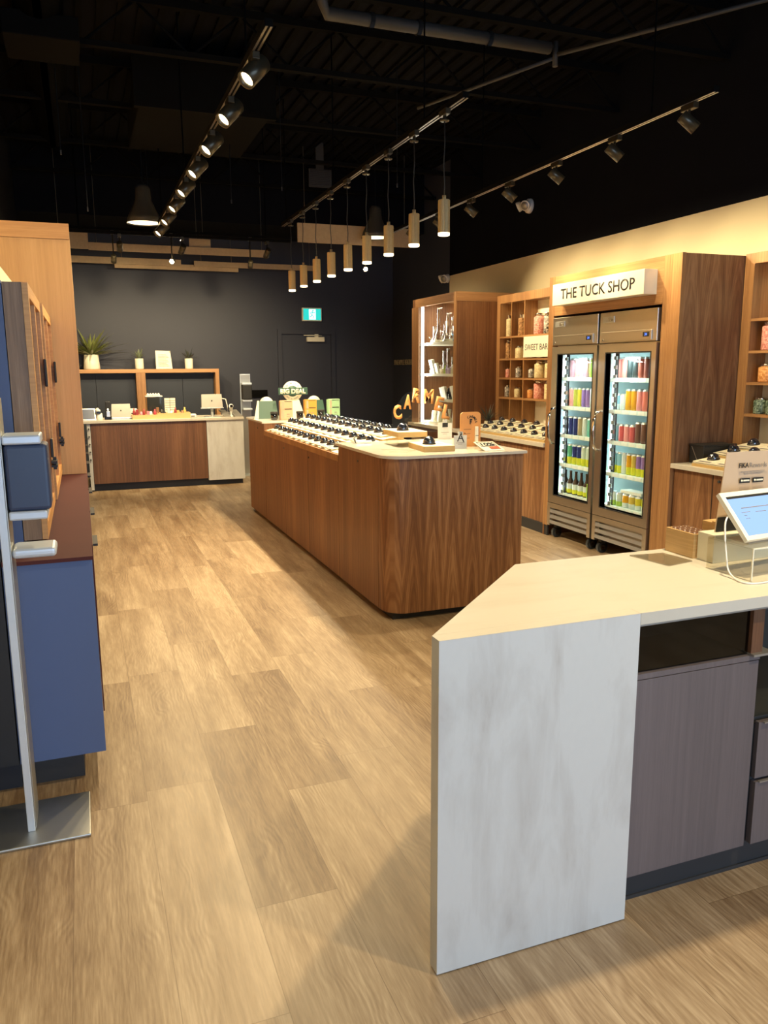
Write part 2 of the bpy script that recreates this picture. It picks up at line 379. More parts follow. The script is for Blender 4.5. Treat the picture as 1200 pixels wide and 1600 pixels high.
FACE = {'-X': Matrix(((0, 0, -1), (-1, 0, 0), (0, 1, 0))), '-Y': Matrix(((1, 0, 0), (0, 0, -1), (0, 1, 0))), '+X': Matrix(((0, 0, 1), (1, 0, 0), (0, 1, 0))), '+Z': Matrix.Identity(3)}
def text(body, name, mat, parent, at, face='-Y', w=None, h=0.1, ext=0.001, rot=None, align='CENTER', bold=0.0):
    """lettering as a mesh; at = world anchor of its centre (or left), h = letter height, w = total width"""
    cu = bpy.data.curves.new(name, 'FONT'); cu.body = body; cu.size = 1.0; cu.extrude = 0.0; cu.offset = bold; cu.resolution_u = 3
    to = bpy.data.objects.new(name, cu); COL.objects.link(to)
    dg = bpy.context.evaluated_depsgraph_get(); dg.update()
    me = bpy.data.meshes.new_from_object(to.evaluated_get(dg)); bpy.data.objects.remove(to); bpy.data.curves.remove(cu)
    xs = [v.co.x for v in me.vertices]; ys = [v.co.y for v in me.vertices]
    cx, cy = (min(xs) + max(xs)) / 2, (min(ys) + max(ys)) / 2
    if align == 'LEFT': cx = min(xs)
    sy = h / max(1e-6, max(ys) - min(ys)); sx = (w / (max(xs) - min(xs))) if w else sy
    F = rot if rot is not None else FACE[face]
    off = Vector(at) - (root_of(parent) if parent else Vector(at))
    bm = bmesh.new(); bm.from_mesh(me)
    for v in bm.verts: v.co = Vector(((v.co.x - cx) * sx, (v.co.y - cy) * sy, ext))
    g = bmesh.ops.extrude_face_region(bm, geom=bm.faces[:])
    for v in g['geom']:
        if isinstance(v, bmesh.types.BMVert): v.co.z -= ext
    for v in bm.verts: v.co = off + F @ v.co
    bmesh.ops.recalc_face_normals(bm, faces=bm.faces[:]); bm.to_mesh(me); bm.free()
    me.materials.clear(); me.materials.append(MATS[mat])
    o = bpy.data.objects.new(name, me); COL.objects.link(o)
    if parent: o.parent = parent
    else: o.location = at
    return o
ORD = ['first', 'second', 'third', 'fourth', 'fifth', 'sixth', 'seventh', 'eighth', 'ninth', 'tenth', 'eleventh', 'twelfth', 'thirteenth', 'fourteenth', 'fifteenth', 'sixteenth']

# ================================================================== ROOM SHELL
XL, XR, YF, YB, ZC = -0.62, 4.98, -2.5, 12.7, 4.4
b = MB(); b.box(XL - .1, XR + .1, YF - 1.5, YB + .1, -0.1, 0); o = b.build('floor', 'vinyl_plank_floor', origin=(0, 0, 0)); struct(o, 'wood-look vinyl plank floor')
b = MB(); b.box(XL - .1, XR + .1, YF - .1, YB + .1, ZC, ZC + .1)
struct(b.build('ceiling', 'black_paint'), 'black open ceiling deck')
b = MB(); b.box(XR, XR + .1, YF - .1, 10.5, 0, 2.85); b.mi = 1; b.box(XR, XR + .1, YF - .1, 10.5, 2.85, ZC); b.mi = 2; b.box(XR, XR + .1, 10.5, YB + .1, 0, ZC)
struct(b.build('wall_right', ['cream_paint', 'black_paint', 'navy_paint'], origin=(0, 0, 0)), 'right wall, cream below and black above')
b = MB(); b.box(XL - .1, XL, YF - .1, YB + .1, 0, 2.92); b.mi = 1; b.box(XL - .1, XL, YF - .1, YB + .1, 2.92, ZC)
struct(b.build('wall_left', ['cream_paint', 'black_paint'], origin=(0, 0, 0)), 'left wall, cream below and black above')
b = MB(); b.box(XL, 3.03, YB, YB + .1, 0, 3.6); b.box(3.91, XR, YB, YB + .1, 0, 3.6); b.box(3.03, 3.91, YB, YB + .1, 2.16, 3.6)
b.mi = 1; b.box(XL, XR, YB, YB + .1, 3.6, ZC)
struct(b.build('wall_back', ['navy_paint', 'black_paint'], origin=(0, 0, 0)), 'navy back wall')
# shop front behind the camera, with a glazed opening
b = MB(); b.box(XL, -0.35, YF - .1, YF, 0, ZC); b.box(4.15, XR, YF - .1, YF, 0, ZC); b.box(-.35, 4.15, YF - .1, YF, 2.9, ZC); b.box(-.35, 4.15, YF - .1, YF, 0, .35)
struct(b.build('wall_front', 'black_paint', origin=(0, 0, 0)))
b = MB(); b.box(-.35, 4.15, YF - .06, YF - .05, .35, 2.9); g = struct(b.build('window_1', 'window_glass'))
b = MB()
for x in (-.35, 1.12, 2.62, 4.10): b.box(x, x + .05, YF - .1, YF, .35, 2.9)
b.box(-.35, 4.15, YF - .1, YF, .35, .40); b.box(-.35, 4.15, YF - .1, YF, 2.85, 2.9)
b.build('window_frame', 'black_steel', g)
# back door
b = MB(); b.box(3.055, 3.885, YB + .01, YB + .05, 0.0, 2.125); d = struct(b.build('door_1', 'navy_paint'), 'navy back door under the exit sign')
b = MB(); b.box(2.99, 3.06, YB - .03, YB + .02, 0, 2.19); b.box(3.88, 3.95, YB - .03, YB + .02, 0, 2.19); b.box(3.06, 3.88, YB - .03, YB + .02, 2.12, 2.19)
b.build('door_frame', 'navy_paint', d)
b = MB(); b.box(3.47, 3.76, YB - .06, YB + .01, 2.0, 2.075, .006); b.box(3.60, 3.66, YB - .05, YB - .03, 2.07, 2.12)
b.tube([(3.72, YB - .045, 2.095), (3.56, YB - .07, 2.10), (3.42, YB - .03, 2.10)], .008); b.build('door_closer', 'ivory_card', d)
# lowered black bulkhead over the back
b = MB(); b.box(XL, XR, 11.4, YB, 3.55, ZC); struct(b.build('trim_1', 'black_paint'), 'black bulkhead above the back counter')
# left partition behind the blue base cabinet
b = MB(); b.box(-.42, -.25, 3.31, 5.56, 0.0, 1.905); b.mi = 1; b.box(-.42, -.31, 3.31, 5.56, 1.905, 2.05)
struct(b.build('wall_partition', ['navy_cabinet', 'cream_paint'], origin=(-.4, 4, 0)), 'low navy partition with a cream top band on the left')

# ceiling structure
n = 2
for i, y in enumerate((2.6, 4.0, 5.4, 6.8, 8.2, 9.6, 11.0)):
    b = MB(); b.box(XL, XR, y - .03, y + .03, 4.30, 4.36); b.box(XL, XR, y - .03, y + .03, 3.96, 4.00)
    k = 14
    for j in range(k):
        x0 = XL + (XR - XL) * j / k; x1 = XL + (XR - XL) * (j + 1) / k
        za, zb = (3.98, 4.32) if j % 2 == 0 else (4.32, 3.98)
        b.tube([(x0, y, za), (x1, y, zb)], .011, 6)
    struct(b.build('trim_%d' % n, 'black_steel'), 'black open-web roof joist'); n += 1
b = MB()
for j in range(36): b.box(XL + j * .156, XL + j * .156 + .05, YF, YB, 4.365, 4.395)
struct(b.build('trim_%d' % n, 'black_steel'), 'ribs of the black metal roof deck')
b = MB(); b.box(.62, 1.75, 7.4, 8.9, 3.78, 4.12, .01); b.box(.58, 1.79, 7.38, 7.44, 3.75, 4.15)
tag(b.build('air_duct', 'black_steel'), 'black rectangular air duct under the roof, left of centre', 'duct')
b = MB(); b.cyl((-.1, 3.4, 4.12), (-.1, 9.8, 4.12), .17, 20); b.cyl((-.1, 5.9, 4.12), (-.1, 6.0, 4.12), .19, 20)
b.box(-.34, .16, 6.4, 6.9, 3.84, 4.0, .01)
tag(b.build('air_duct', 'black_steel'), 'round black duct with a box collar at top left of the ceiling', 'duct')
b = MB(); b.tube([(1.62, 5.42, 3.98), (1.70, 5.52, 3.9), (2.4, 5.52, 3.9), (3.42, 5.52, 3.9)], .042, 12)
for x in (2.0, 2.35, 2.9): b.cyl((x, 5.52, 3.9), (x + .03, 5.52, 3.9), .05, 12)
tag(b.build('sprinkler_pipe', 'grey_pipe'), 'grey pipe crossing the ceiling at the top of the photo', 'pipe')
b = MB(); b.tube([(3.47, 5.52, 3.95), (3.47, 5.52, 3.78)], .02); b.tube([(3.47, 5.52, 3.86), (4.9, 3.9, 4.0)], .016); b.tube([(3.47, 5.52, 3.84), (2.95, 6.9, 3.83)], .014)
tag(b.build('branch_pipe', 'grey_pipe'), 'thin dark branch pipes meeting at the end of the grey ceiling pipe', 'pipe')
b = MB(); b.box(2.9, 3.2, 10.3, 10.33, 3.86, 4.08, .004); b.box(3.0, 3.1, 10.31, 10.33, 4.08, 4.40)
for j in range(9): b.box(2.92, 3.18, 10.285, 10.30, 3.875 + j * .022, 3.882 + j * .022)
tag(b.build('air_grille', 'grey_pipe'), 'small grey louvred air grille in the dark ceiling above the island pendants', 'vent')

# ================================================================== TRACK LIGHTS
def hanger(x, y, z0, z1, lab):
    b = MB(); b.cyl((x, y, z0), (x, y, z1), .006, 6); return tag(b.build('suspension_rod', 'black_steel'), lab, 'rod', 'suspension rods of the light tracks')
def spot_fixture(x, y, z, aim, lab, group, power, mat='fixture_bronze', zt=3.085, ang=52, glow='lamp_glow', r=.043, L=.13, swing=.0):
    aim = Vector(aim).normalized(); c = Vector((x, y, z))
    t = thing('track_spotlight', lab, 'spotlight', (x, y, zt), group)
    b = MB(); b.box(x - .018, x + .018, y - .055, y + .055, zt - .035, zt - .001, .003); b.build('track_adapter', 'ivory_card' if mat == 'side' else 'fixture_bronze', t)
    mm = 'fixture_bronze'
    b = MB(); b.tube([(x, y, zt - .03), (x, y, z + .02), tuple(c - aim * .01)], .008, 6); b.build('stem', mm, t)
    b = MB(); p0 = c - aim * L * .5
    b.lathe([(0, 0), (r * .9, 0), (r, .006), (r, L), (r * .86, L), (r * .80, L - .03)], p0, 22, aim); b.build('lamp_housing', mm, t)
    b = MB(); b.lathe([(0, L - .024), (r * .82, L - .024)], p0, 22, aim); b.build('lens', glow, t)
    light('SPOT', 'spot_beam', p0 + aim * (L + .004), aim, power, WARM, .03, ang, .75, parent=t)
    return t
def track(x, y0, y1, lab, mat='track_brass', z=3.1):
    t = thing('light_track', lab, 'light track', (x, (y0 + y1) / 2, z))
    b = MB(); b.box(x - .020, x + .020, y0, y1, z - .012, z + .022, .003); b.build('rail', 'black_steel', t)
    b = MB(); b.box(x - .016, x - .006, y0, y1, z - .0145, z - .0122); b.box(x + .006, x + .016, y0, y1, z - .0145, z - .0122); b.build('contact_strip', mat, t)
    return t
track(.90, 3.80, 9.05, 'long black light track over the left aisle carrying eight lit spotlights')
track(2.16, 4.36, 8.75, 'light track over the wooden island that carries the cylinder pendants')
track(3.44, 3.80, 8.75, 'long light track in front of the drink coolers on the right', 'aluminium')
for (x, y, l) in ((.90, 4.32, 'near end of the left aisle track'), (.90, 6.9, 'middle of the left aisle track'), (.90, 8.8, 'far end of the left aisle track'),
                  (2.16, 4.95, 'near end of the pendant track'), (2.16, 6.9, 'middle of the pendant track'), (2.16, 8.6, 'far end of the pendant track'),
                  (3.44, 4.35, 'near end of the cooler-side track'), (3.44, 6.6, 'middle of the cooler-side track')):
    hanger(x, y, 3.12, 4.32, 'thin black rod holding the ' + l)
for i in range(8):
    y = 4.14 + .678 * i
    spot_fixture(.90, y, 3.01, (-.60, -.30, -.66), 'bronze spotlight on the left aisle track, %s from the near end' % ORD[i], 'spotlights on the left aisle track', TRACK_W, ang=135, r=.046, L=.155)
for i in range(7):
    y = 4.01 + .70 * i
    spot_fixture(3.44, y, 2.985, (.66, -.28, -.60), 'bronze spotlight on the cooler-side track, %s from the near end' % ORD[i], 'spotlights on the cooler-side track', SIDE_W, ang=85, r=.036, L=.115)
# cylinder pendants
def pendant():
    t = thing('cylinder_pendant', '', 'pendant lamp', (0, 0, 0), 'cylinder pendants above the island')
    b = MB(); b.box(-.017, .017, -.05, .05, -.045, -.012, .003); b.lathe([(0, -.075), (.028, -.075), (.028, -.068), (.010, -.062), (.010, -.045)], seg=16); b.build('track_adapter', 'fixture_bronze', t, True)
    b = MB(); b.tube([(0, 0, -.07), (.004, .002, -.2), (-.004, 0, -.32), (.003, 0, -.43), (0, 0, -.51)], .0035, 6); b.build('cord', 'matte_black', t, True)
    b = MB(); b.lathe([(0, 0), (.012, 0), (.012, -.028), (0, -.028)], (0, 0, -.495), 12); b.build('cord_grip', 'brass_lamp', t, True)
    b = MB(); seg = 48; pr = [(.001, -.52), (.033, -.52), (.036, -.524), (.036, -.712)]
    rings = []
    for r, z in pr: rings.append([b.bm.verts.new(((r - (.0014 if i % 2 and r > .02 else 0)) * math.cos(2 * math.pi * i / seg), (r - (.0014 if i % 2 and r > .02 else 0)) * math.sin(2 * math.pi * i / seg), z)) for i in range(seg)])
    for a, c in zip(rings, rings[1:]):
        for i in range(seg): b.bm.faces.new((a[i], a[(i + 1) % seg], c[(i + 1) % seg], c[i]))
    b.build('lamp_body', 'brass_lamp', t, True)
    b = MB(); b.lathe([(.0355, -.712), (.0355, -.726), (.030, -.729), (.028, -.715)], seg=32); b.build('light_ring', 'pendant_glow', t, True)
    b = MB(); b.lathe([(0, -.714), (.029, -.714)], seg=24); b.build('lens', 'lamp_glow', t, True)
    l = light('SPOT', 'pendant_beam', (0, 0, -.735), (0, 0, -1), PEND_W, PENDC, .03, 150, .9); l.parent = t
    return t
pp = pendant()
for i in range(9):
    o = pp if i == 0 else dup(pp, (0, 0, 0))
    o.location = (2.14, 4.60 + .468 * i, 3.1); o['label'] = 'brass cylinder pendant lamp over the island, %s from the near end' % ORD[i]
# dome lamps
def dome(x, y, zb, lab, power=None):
    t = thing('dome_lamp', lab, 'pendant lamp', (x, y, zb), 'black dome lamps')
    b = MB(); b.lathe([(.0, .40), (.05, .395), (.075, .36), (.085, .24), (.12, .16), (.165, .07), (.185, .0), (.182, 0), (.16, .07), (.115, .155), (.06, .2), (0, .21)], (x, y, zb), 36); b.build('lamp_shade', 'lamp_shell', t)
    b = MB(); b.lathe([(0, .03), (.172, .03), (.176, .012)], (x, y, zb), 36); b.build('diffuser', 'lamp_inner', t)
    b = MB(); b.cyl((x, y, zb + .39), (x, y, 4.38), .006, 6); b.build('cord', 'matte_black', t)
    light('SPOT', 'dome_beam', (x, y, zb - .01), (0, 0, -1), power or DOME_W, PENDC, .05, 145, .9, parent=t)
dome(.76, 9.25, 3.12, 'black dome pendant lamp hanging over the left aisle')
for _x, _y, _l in ((2.0, 2.0, 'black dome pendant lamp over the front counter'), (1.95, .45, 'black dome pendant lamp just inside the entrance, before the front counter'),):
    dome(_x, _y, 3.0, _l, FRONT_W if _y > 1 else FRONT_W * .75)
dome(3.72, 10.1, 3.24, 'black dome pendant lamp behind the cylinder pendants, near the exit sign')
# acoustic boards + back spots
def board(x0, x1, y, z0, z1, lab):
    b = MB(); b.box(x0, x1, y, y + .03, z0, z1, .003)
    for x in (x0 + .1, x1 - .1): b.cyl((x, y + .015, z1 - .01), (x, y + .015, 3.56 if y > 11.4 else 4.38), .003, 6)
    tag(b.build('ceiling_board', 'cork_board'), lab, 'board', 'tan boards hung over the back counter')
board(-.23, .215, 11.25, 3.105, 3.31, 'tall tan board at the left end of the front row, by the oak cabinet')
board(.215, 2.58, 11.3, 3.10, 3.196, 'long narrow tan board of the front row over the back counter')
board(1.50, 1.785, 11.34, 3.13, 3.31, 'short tan board standing up behind the long front board')
board(-.23, 1.495, 12.3, 3.058, 3.149, 'tan board of the rear row, left half')
board(.57, 2.34, 12.34, 3.01, 3.09, 'thin tan board of the rear row reaching towards the middle')
board(1.68, 3.53, 12.26, 3.06, 3.137, 'thin tan board of the rear row, right half by the pendants')
board(2.76, 4.355, 10.4, 3.19, 3.43, 'large tan board high behind the cylinder pendants')
track(0, 0, .01, 'x') if False else None
def xtrack(x0, x1, y, z, lab):
    b = MB(); b.box(x0, x1, y - .016, y + .016, z - .012, z + .02, .003)
    for x in (x0 + .3, x1 - .3): b.cyl((x, y, z + .01), (x, y, 4.37), .005, 6)
    tag(b.build('light_track', 'black_steel'), lab, 'light track')
xtrack(-.2, 2.5, 9.78, 3.09, 'thin black light track running across in front of the tan boards')
xtrack(-.2, 4.3, 10.5, 3.24, 'thin black light track running across between the two rows of tan boards')
for i, (x, a) in enumerate(((.52, (.05, 1, -.80)), (1.21, (-.25, 1, -.75)), (2.21, (-.2, 1, -.80)))):
    spot_fixture(x, 9.78, 2.945, a, 'small black spotlight in front of the tan boards, %s from the left' % ORD[i], 'small spotlights over the back counter', BACK_W * 1.7, zt=3.08, r=.034, L=.12, ang=94)
for i, (x, a, w) in enumerate(((.48, (0, 1, -1.1), BACK_W), (1.17, (-.28, -1, -.32), 14), (2.15, (.1, 1, -1.0), BACK_W), (3.72, (-.9, -3.0, -.9), 14))):
    hot = i in (1, 3)
    spot_fixture(x, 10.5, 2.90, a, ('bright spotlight facing the camera between the tan boards, %s' % ('left one' if i == 1 else 'right one near the pendants')) if hot else 'small black spotlight hanging below the rear tan boards, %s' % ('left one' if i == 0 else 'right one'),
                 'small spotlights over the back counter', w, zt=3.225, r=.032, L=.10, ang=90 if hot else 110, glow='lamp_hot' if hot else 'lamp_glow')
# emergency twin lights
def emergency(y, z, lab, s=1.0):
    t = thing('emergency_light', lab, 'emergency light', (XR, y, z))
    b = MB(); b.lathe([(0, 0), (.075 * s, 0), (.07 * s, .03 * s), (0, .035 * s)], (XR, y, z), 24, (-1, 0, 0)); b.build('wall_plate', 'white_plastic', t)
    for sy, sz, a in ((.05, .012, (-.6, .5, -.35)), (-.05, .0, (-.7, -.45, -.3))):
        a = Vector(a).normalized(); c = Vector((XR - .07 * s, y + sy * s, z + sz * s))
        b = MB(); b.tube([(XR - .02, y, z), tuple(c)], .012 * s, 8); b.lathe([(0, -.02), (.03, -.018), (.052, .01), (.058, .05), (.05, .055), (0, .05)], c, 20, a)
        b.build('lamp_head', 'white_plastic', t)
        b = MB(); b.lathe([(0, .056), (.046, .056), (.046, .052)], c, 20, a); b.build('lens', 'grey_metal', t)
emergency(8.36, 3.40, 'white twin-head emergency light high on the black wall above the cooler', 1.1)
emergency(10.55, 2.82, 'white twin-head emergency light at the far corner of the cream wall band', .8)
# thin hanging cables with clips
for i, (x, y, z) in enumerate(((-.02, 7.2, 3.3), (.16, 7.6, 2.95), (.9, 10.2, 3.1), (1.95, 7.9, 3.3), (1.55, 8.4, 3.25), (2.95, 7.4, 3.3))):
    b = MB(); b.cyl((x, y, z), (x, y, 4.35), .004, 6); b.box(x - .006, x + .006, y - .006, y + .006, z - .03, z + .005)
    tag(b.build('hanging_cable', 'grey_pipe'), 'thin loose cable hanging from the black ceiling, %s from the left' % ORD[i], 'cable', 'loose ceiling cables')

# ================================================================== EXIT SIGN, WALL TEXT
t = thing('exit_sign', 'green running-man exit sign above the back door', 'sign', (3.56, YB - .04, 2.33))
b = MB(); b.box(3.40, 3.725, YB - .05, YB - .001, 2.325, 2.535, .006); b.build('sign_box', 'ivory_card', t)
b = MB(); b.box(3.418, 3.707, YB - .054, YB - .050, 2.343, 2.517); b.build('green_panel', 'exit_green', t)
b = MB(); b.box(3.51, 3.62, YB - .057, YB - .0545, 2.35, 2.51); b.build('white_doorway', 'exit_white', t)
b = MB(); yy = YB - .0585
b.lathe([(0, 0), (.012, 0), (.012, .002), (0, .002)], (3.575, yy, 2.490), 16, (0, -1, 0))
for pts in (((3.570, 2.475), (3.556, 2.425)), ((3.556, 2.425), (3.578, 2.400)), ((3.578, 2.400), (3.572, 2.365)), ((3.556, 2.425), (3.540, 2.395)), ((3.540, 2.395), (3.515, 2.390)),
            ((3.568, 2.468), (3.593, 2.450)), ((3.593, 2.450), (3.605, 2.460)), ((3.565, 2.468), (3.542, 2.460)), ((3.542, 2.460), (3.532, 2.438))):
    b.tube([(pts[0][0], yy, pts[0][1]), (pts[1][0], yy, pts[1][1])], .0065, 6)
b.build('running_figure', 'exit_green', t)
t = text('PINEAPPLE FEATHER', 'wall_lettering', 'brass_letters', None, (XR - .001, 12.2, 1.665), '-X', w=.86, h=.085, ext=.008)
tag(t, 'small brass lettering on the navy wall left of the lit glass case', 'lettering')
b = MB(); b.box(2.46, 2.80, YB - .03, YB - .001, 1.12, 1.24, .004)
for k in range(6): b.box(2.48 + k * .055, 2.51 + k * .055, YB - .04, YB - .03, 1.16, 1.20)
tag(b.build('switch_plate', 'black_steel'), 'dark row of wall switches left of the back door', 'switch')

# ================================================================== BACK COUNTER
t = thing('back_counter', 'walnut service counter with a white end panel at the back of the shop', 'counter', (1.05, 11.3, 0))
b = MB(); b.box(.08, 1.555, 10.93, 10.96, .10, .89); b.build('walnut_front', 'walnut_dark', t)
b = MB(); b.box(1.56, 2.06, 10.925, 11.6, .07, .89, .002); b.build('end_panel', 'white_laminate', t)['label'] = 'off-white laminate end panel'
b = MB(); b.box(-.05, 2.07, 10.91, 11.6, .89, .925, .003); b.build('countertop', 'white_laminate_top', t)
b = MB(); b.box(.02, 2.04, 10.99, 11.5, 0, .10); b.build('toe_kick', 'navy_dark', t)
b = MB(); b.box(.035, .075, 10.93, 11.55, .02, .89); b.build('side_panel', 'white_laminate', t)
b = MB(); b.box(.08, 1.55, 10.97, 11.58, .1, .88); b.build('carcass', 'matte_black', t)
for k in range(5):
    b = MB(); b.cyl((.055, 10.915, .42 + .1 * k), (.055, 10.931, .42 + .1 * k), .012, 10); b.build('hook', 'matte_black', t)
t = thing('back_shelf', 'walnut open frame shelf with navy panels against the back wall', 'shelf', (.9, 12.45, 0))
b = MB(); b.box(-.3, 1.97, 12.25, 12.66, 1.525, 1.58, .002); b.build('top_board', 'walnut_edge', t)
for x in (.84, 1.915): 
    b = MB(); b.box(x - .075 if x < 1 else x, x + .055 if x < 1 else x + .055, 12.25, 12.66, .0, 1.525); b.build('post', 'walnut_stile', t)
for k, (x0, x1) in enumerate(((-.3, .205), (.21, .76), (.90, 1.44), (1.445, 1.91))):
    b = MB(); b.box(x0, x1, 12.42, 12.45, .02, 1.52); b.build('navy_door', 'navy_dark', t)
# items on shelf
def leafy(name, lab, x, y, z, pot_r, pot_h, mat, n, L, w, spread, group=None, taper=.85, seed=1, up=0.5, ymax=99, xmax=99, xmin=-9):
    rnd = random.Random(seed); t = thing(name, lab, 'plant', (x, y, z), group)
    b = MB(); r = pot_r
    b.lathe([(0, 0), (r * .95, 0), (r, .01), (r * taper, pot_h), (r * taper - .008, pot_h), (r * taper - .01, pot_h - .02), (0, pot_h - .02)], (x, y, z), 28); b.build('pot', 'pot_white', t)
    b = MB(); b.lathe([(0, pot_h - .015), (r * taper - .01, pot_h - .015)], (x, y, z), 20); b.build('soil', 'soil', t)
    b = MB()
    for i in range(n):
        a = 2 * math.pi * (i * .618 + rnd.random() * .08); el = up + (1 - up) * (1 - i / n) * .9; ln = L * (.65 + .5 * rnd.random())
        d = Vector((math.cos(a), math.sin(a), 0)); sd = Vector((-d.y, d.x, 0)); base = Vector((x, y, z + pot_h - .02)); prev = None
        for k in range(6):
            q = k / 5; out = spread * ln * (q ** 1.2) * (1.25 - el); h = ln * (q * el - .25 * q * q * (1 - el))
            p = base + d * out + Vector((0, 0, h)); p.y = min(p.y, ymax); p.x = max(min(p.x, xmax), xmin); ww = w * math.sin(math.pi * min(1, .12 + q * .88)) * .5 + .0008
            cur = [b.bm.verts.new(p + sd * ww), b.bm.verts.new(p + Vector((0, 0, -.25 * ww)) ), b.bm.verts.new(p - sd * ww)]
            if prev:
                b.bm.faces.new((prev[0], prev[1], cur[1], cur[0])); b.bm.faces.new((prev[1], prev[2], cur[2], cur[1]))
            prev = cur
    b.build('leaves', mat, t)
    return t
leafy('potted_fern', 'large fern in a white tapered pot at the left of the back shelf', .17, 12.45, 1.58, .115, .21, 'plant_green', 64, .44, .034, 1.55, seed=4, up=.30, ymax=12.66)
leafy('potted_succulent', 'small grey-green plant in a white cylinder pot, middle of the back shelf', .835, 12.45, 1.58, .062, .155, 'plant_grey', 18, .19, .03, .9, seed=6, taper=.98, up=.5)
leafy('potted_succulent', 'small dark-leaved plant in a white cylinder pot, right end of the back shelf', 1.555, 12.45, 1.58, .06, .155, 'plant_dark', 18, .19, .028, 1.1, seed=8, taper=.98, up=.3)
t = thing('notice_card', 'white printed notice card leaning on the back shelf between the small pots', 'sign', (1.19, 12.42, 1.58))
b = MB(); b.poly3([(1.065, 12.36, 1.582), (1.30, 12.36, 1.582), (1.285, 12.42, 1.845), (1.07, 12.42, 1.85)], .006); b.build('card', 'ivory_card', t)
b = MB()
for k in range(9): z = 1.62 + k * .021; yo = 12.355 + (z - 1.582) * .224; b.box(1.10, 1.26 - (k % 3) * .02, yo - .0015, yo, z, z + .004)
b.cyl((1.275, 12.408, 1.83), (1.275, 12.413, 1.83), .008, 10)
b.build('printed_lines', 'ink_grey', t)
# counter items (counter top z = .925)
ZB = .925
t = thing('tablet_register', 'dark framed tablet lying tilted at the left end of the back counter', 'tablet', (.05, 11.08, ZB))
b = MB(); b.poly3([(-.10, 11.02, ZB + .012), (.155, 11.02, ZB + .012), (.15, 11.10, ZB + .15), (-.10, 11.10, ZB + .15)], .012); b.build('frame', 'aluminium', t)
b = MB(); b.poly3([(-.09, 11.0185, ZB + .022), (.142, 11.0185, ZB + .022), (.138, 11.086, ZB + .14), (-.09, 11.086, ZB + .14)], .003); b.build('screen', 'smoked_blue' if 'smoked_blue' in MATS else 'dispenser_navy', t)
b = MB(); b.box(-.1, .16, 10.99, 11.1, ZB, ZB + .012); b.build('base', 'aluminium', t)
def reader(x, y, lab, sc=1.0):
    t = thing('card_reader', lab, 'card reader', (x, y, ZB))
    b = MB(); b.lathe([(0, 0), (.04, 0), (.042, .01), (.036, .09), (0, .1)], (x, y, ZB), 20); b.build('base', 'white_plastic', t)
    b = MB(); b.tube([(x, y, ZB + .08), (x - .012, y - .01, ZB + .12), (x - .03, y - .02, ZB + .15)], [.028, .03, .022], 10); b.build('head', 'white_plastic', t)
    b = MB(); b.box(x - .03, x + .02, y - .045, y - .035, ZB + .085, ZB + .115, .004); b.build('window', 'gloss_black', t)
reader(.20, 11.05, 'white handheld card reader in its stand beside the dark tablet')
t = thing('cordless_phone', 'black cordless phone standing in its charging base on the back counter', 'phone', (.31, 11.08, ZB))
b = MB(); b.box(.262, .352, 11.05, 11.13, ZB, ZB + .05, .008); b.build('base', 'gloss_black', t)
b = MB(); b.box(.282, .342, 11.07, 11.10, ZB + .02, ZB + .24, .008); b.build('handset', 'matte_black', t)
b = MB(); b.box(.290, .335, 11.046, 11.0695, ZB + .04, ZB + .115, .003); b.cyl((.31, 11.066, ZB + .135), (.31, 11.0695, ZB + .135), .013, 12); b.build('keypad', 'aluminium', t)
def tablet_back(x0, x1, y, z0, z1, lab, slope=.05, foot=None):
    t = thing('tablet_stand', lab, 'tablet', ((x0 + x1) / 2, y, ZB))
    b = MB(); b.poly3([(x0, y, z0), (x1, y, z0), (x1 - .004, y + slope, z1), (x0 + .012, y + slope, z1)], .014); b.build('tablet', 'tan_card' if False else 'grey_metal', t)
    b = MB(); b.box(x0 - .01, x1 + .01, y - .02, y + .04, z0 - .014, z0, .003); b.build('ledge', 'aluminium', t)
    b = MB(); b.cyl(((x0 + x1) / 2, y - .002 + slope * .5, (z0 + z1) / 2), ((x0 + x1) / 2, y - .001 + slope * .4, (z0 + z1) / 2 + .004), .009, 10); b.build('camera_mark', 'ink', t)
    b = MB()
    if foot: b.cyl(((x0 + x1) / 2, y + .03, ZB), ((x0 + x1) / 2, y + .03, z0), .02); b.box((x0 + x1) / 2 - .1, (x0 + x1) / 2 + .1, y - .04, y + .1, ZB, ZB + .008)
    else: b.box(x0 + .02, x1 - .02, y - .01, y + .12, ZB, z0 - .013)
    b.build('foot', 'aluminium', t)
tablet_back(.35, .60, 11.14, ZB + .024, ZB + .20, 'silver tablet seen from behind, standing near the left of the back counter')
tablet_back(1.525, 1.815, 11.08, ZB + .13, ZB + .31, 'silver tablet on a raised stand at the right of the back counter', foot=1)
t = thing('label_printer', 'small white printer behind the left tablet', 'printer', (.63, 11.28, ZB))
b = MB(); b.box(.59, .69, 11.22, 11.34, ZB, ZB + .13, .01); b.build('body', 'white_plastic', t); b = MB(); b.box(.61, .67, 11.215, 11.2205, ZB + .06, ZB + .075); b.build('paper_slot', 'ink', t)
t = thing('goods_tray', 'low bamboo tray in two sections holding small goods', 'tray', (.97, 11.06, ZB))
b = MB()
for x0, x1, zz in ((.605, .93, .058), (.93, 1.36, .075)):
    b.box(x0, x1, 10.97, 10.98, ZB, ZB + zz); b.box(x0, x1, 11.19, 11.2, ZB, ZB + zz); b.box(x0, x0 + .01, 10.98, 11.19, ZB, ZB + zz); b.box(x1 - .01, x1, 10.98, 11.19, ZB, ZB + zz); b.box(x0, x1, 10.98, 11.19, ZB, ZB + .008)
b.build('tray', 'bamboo', t)
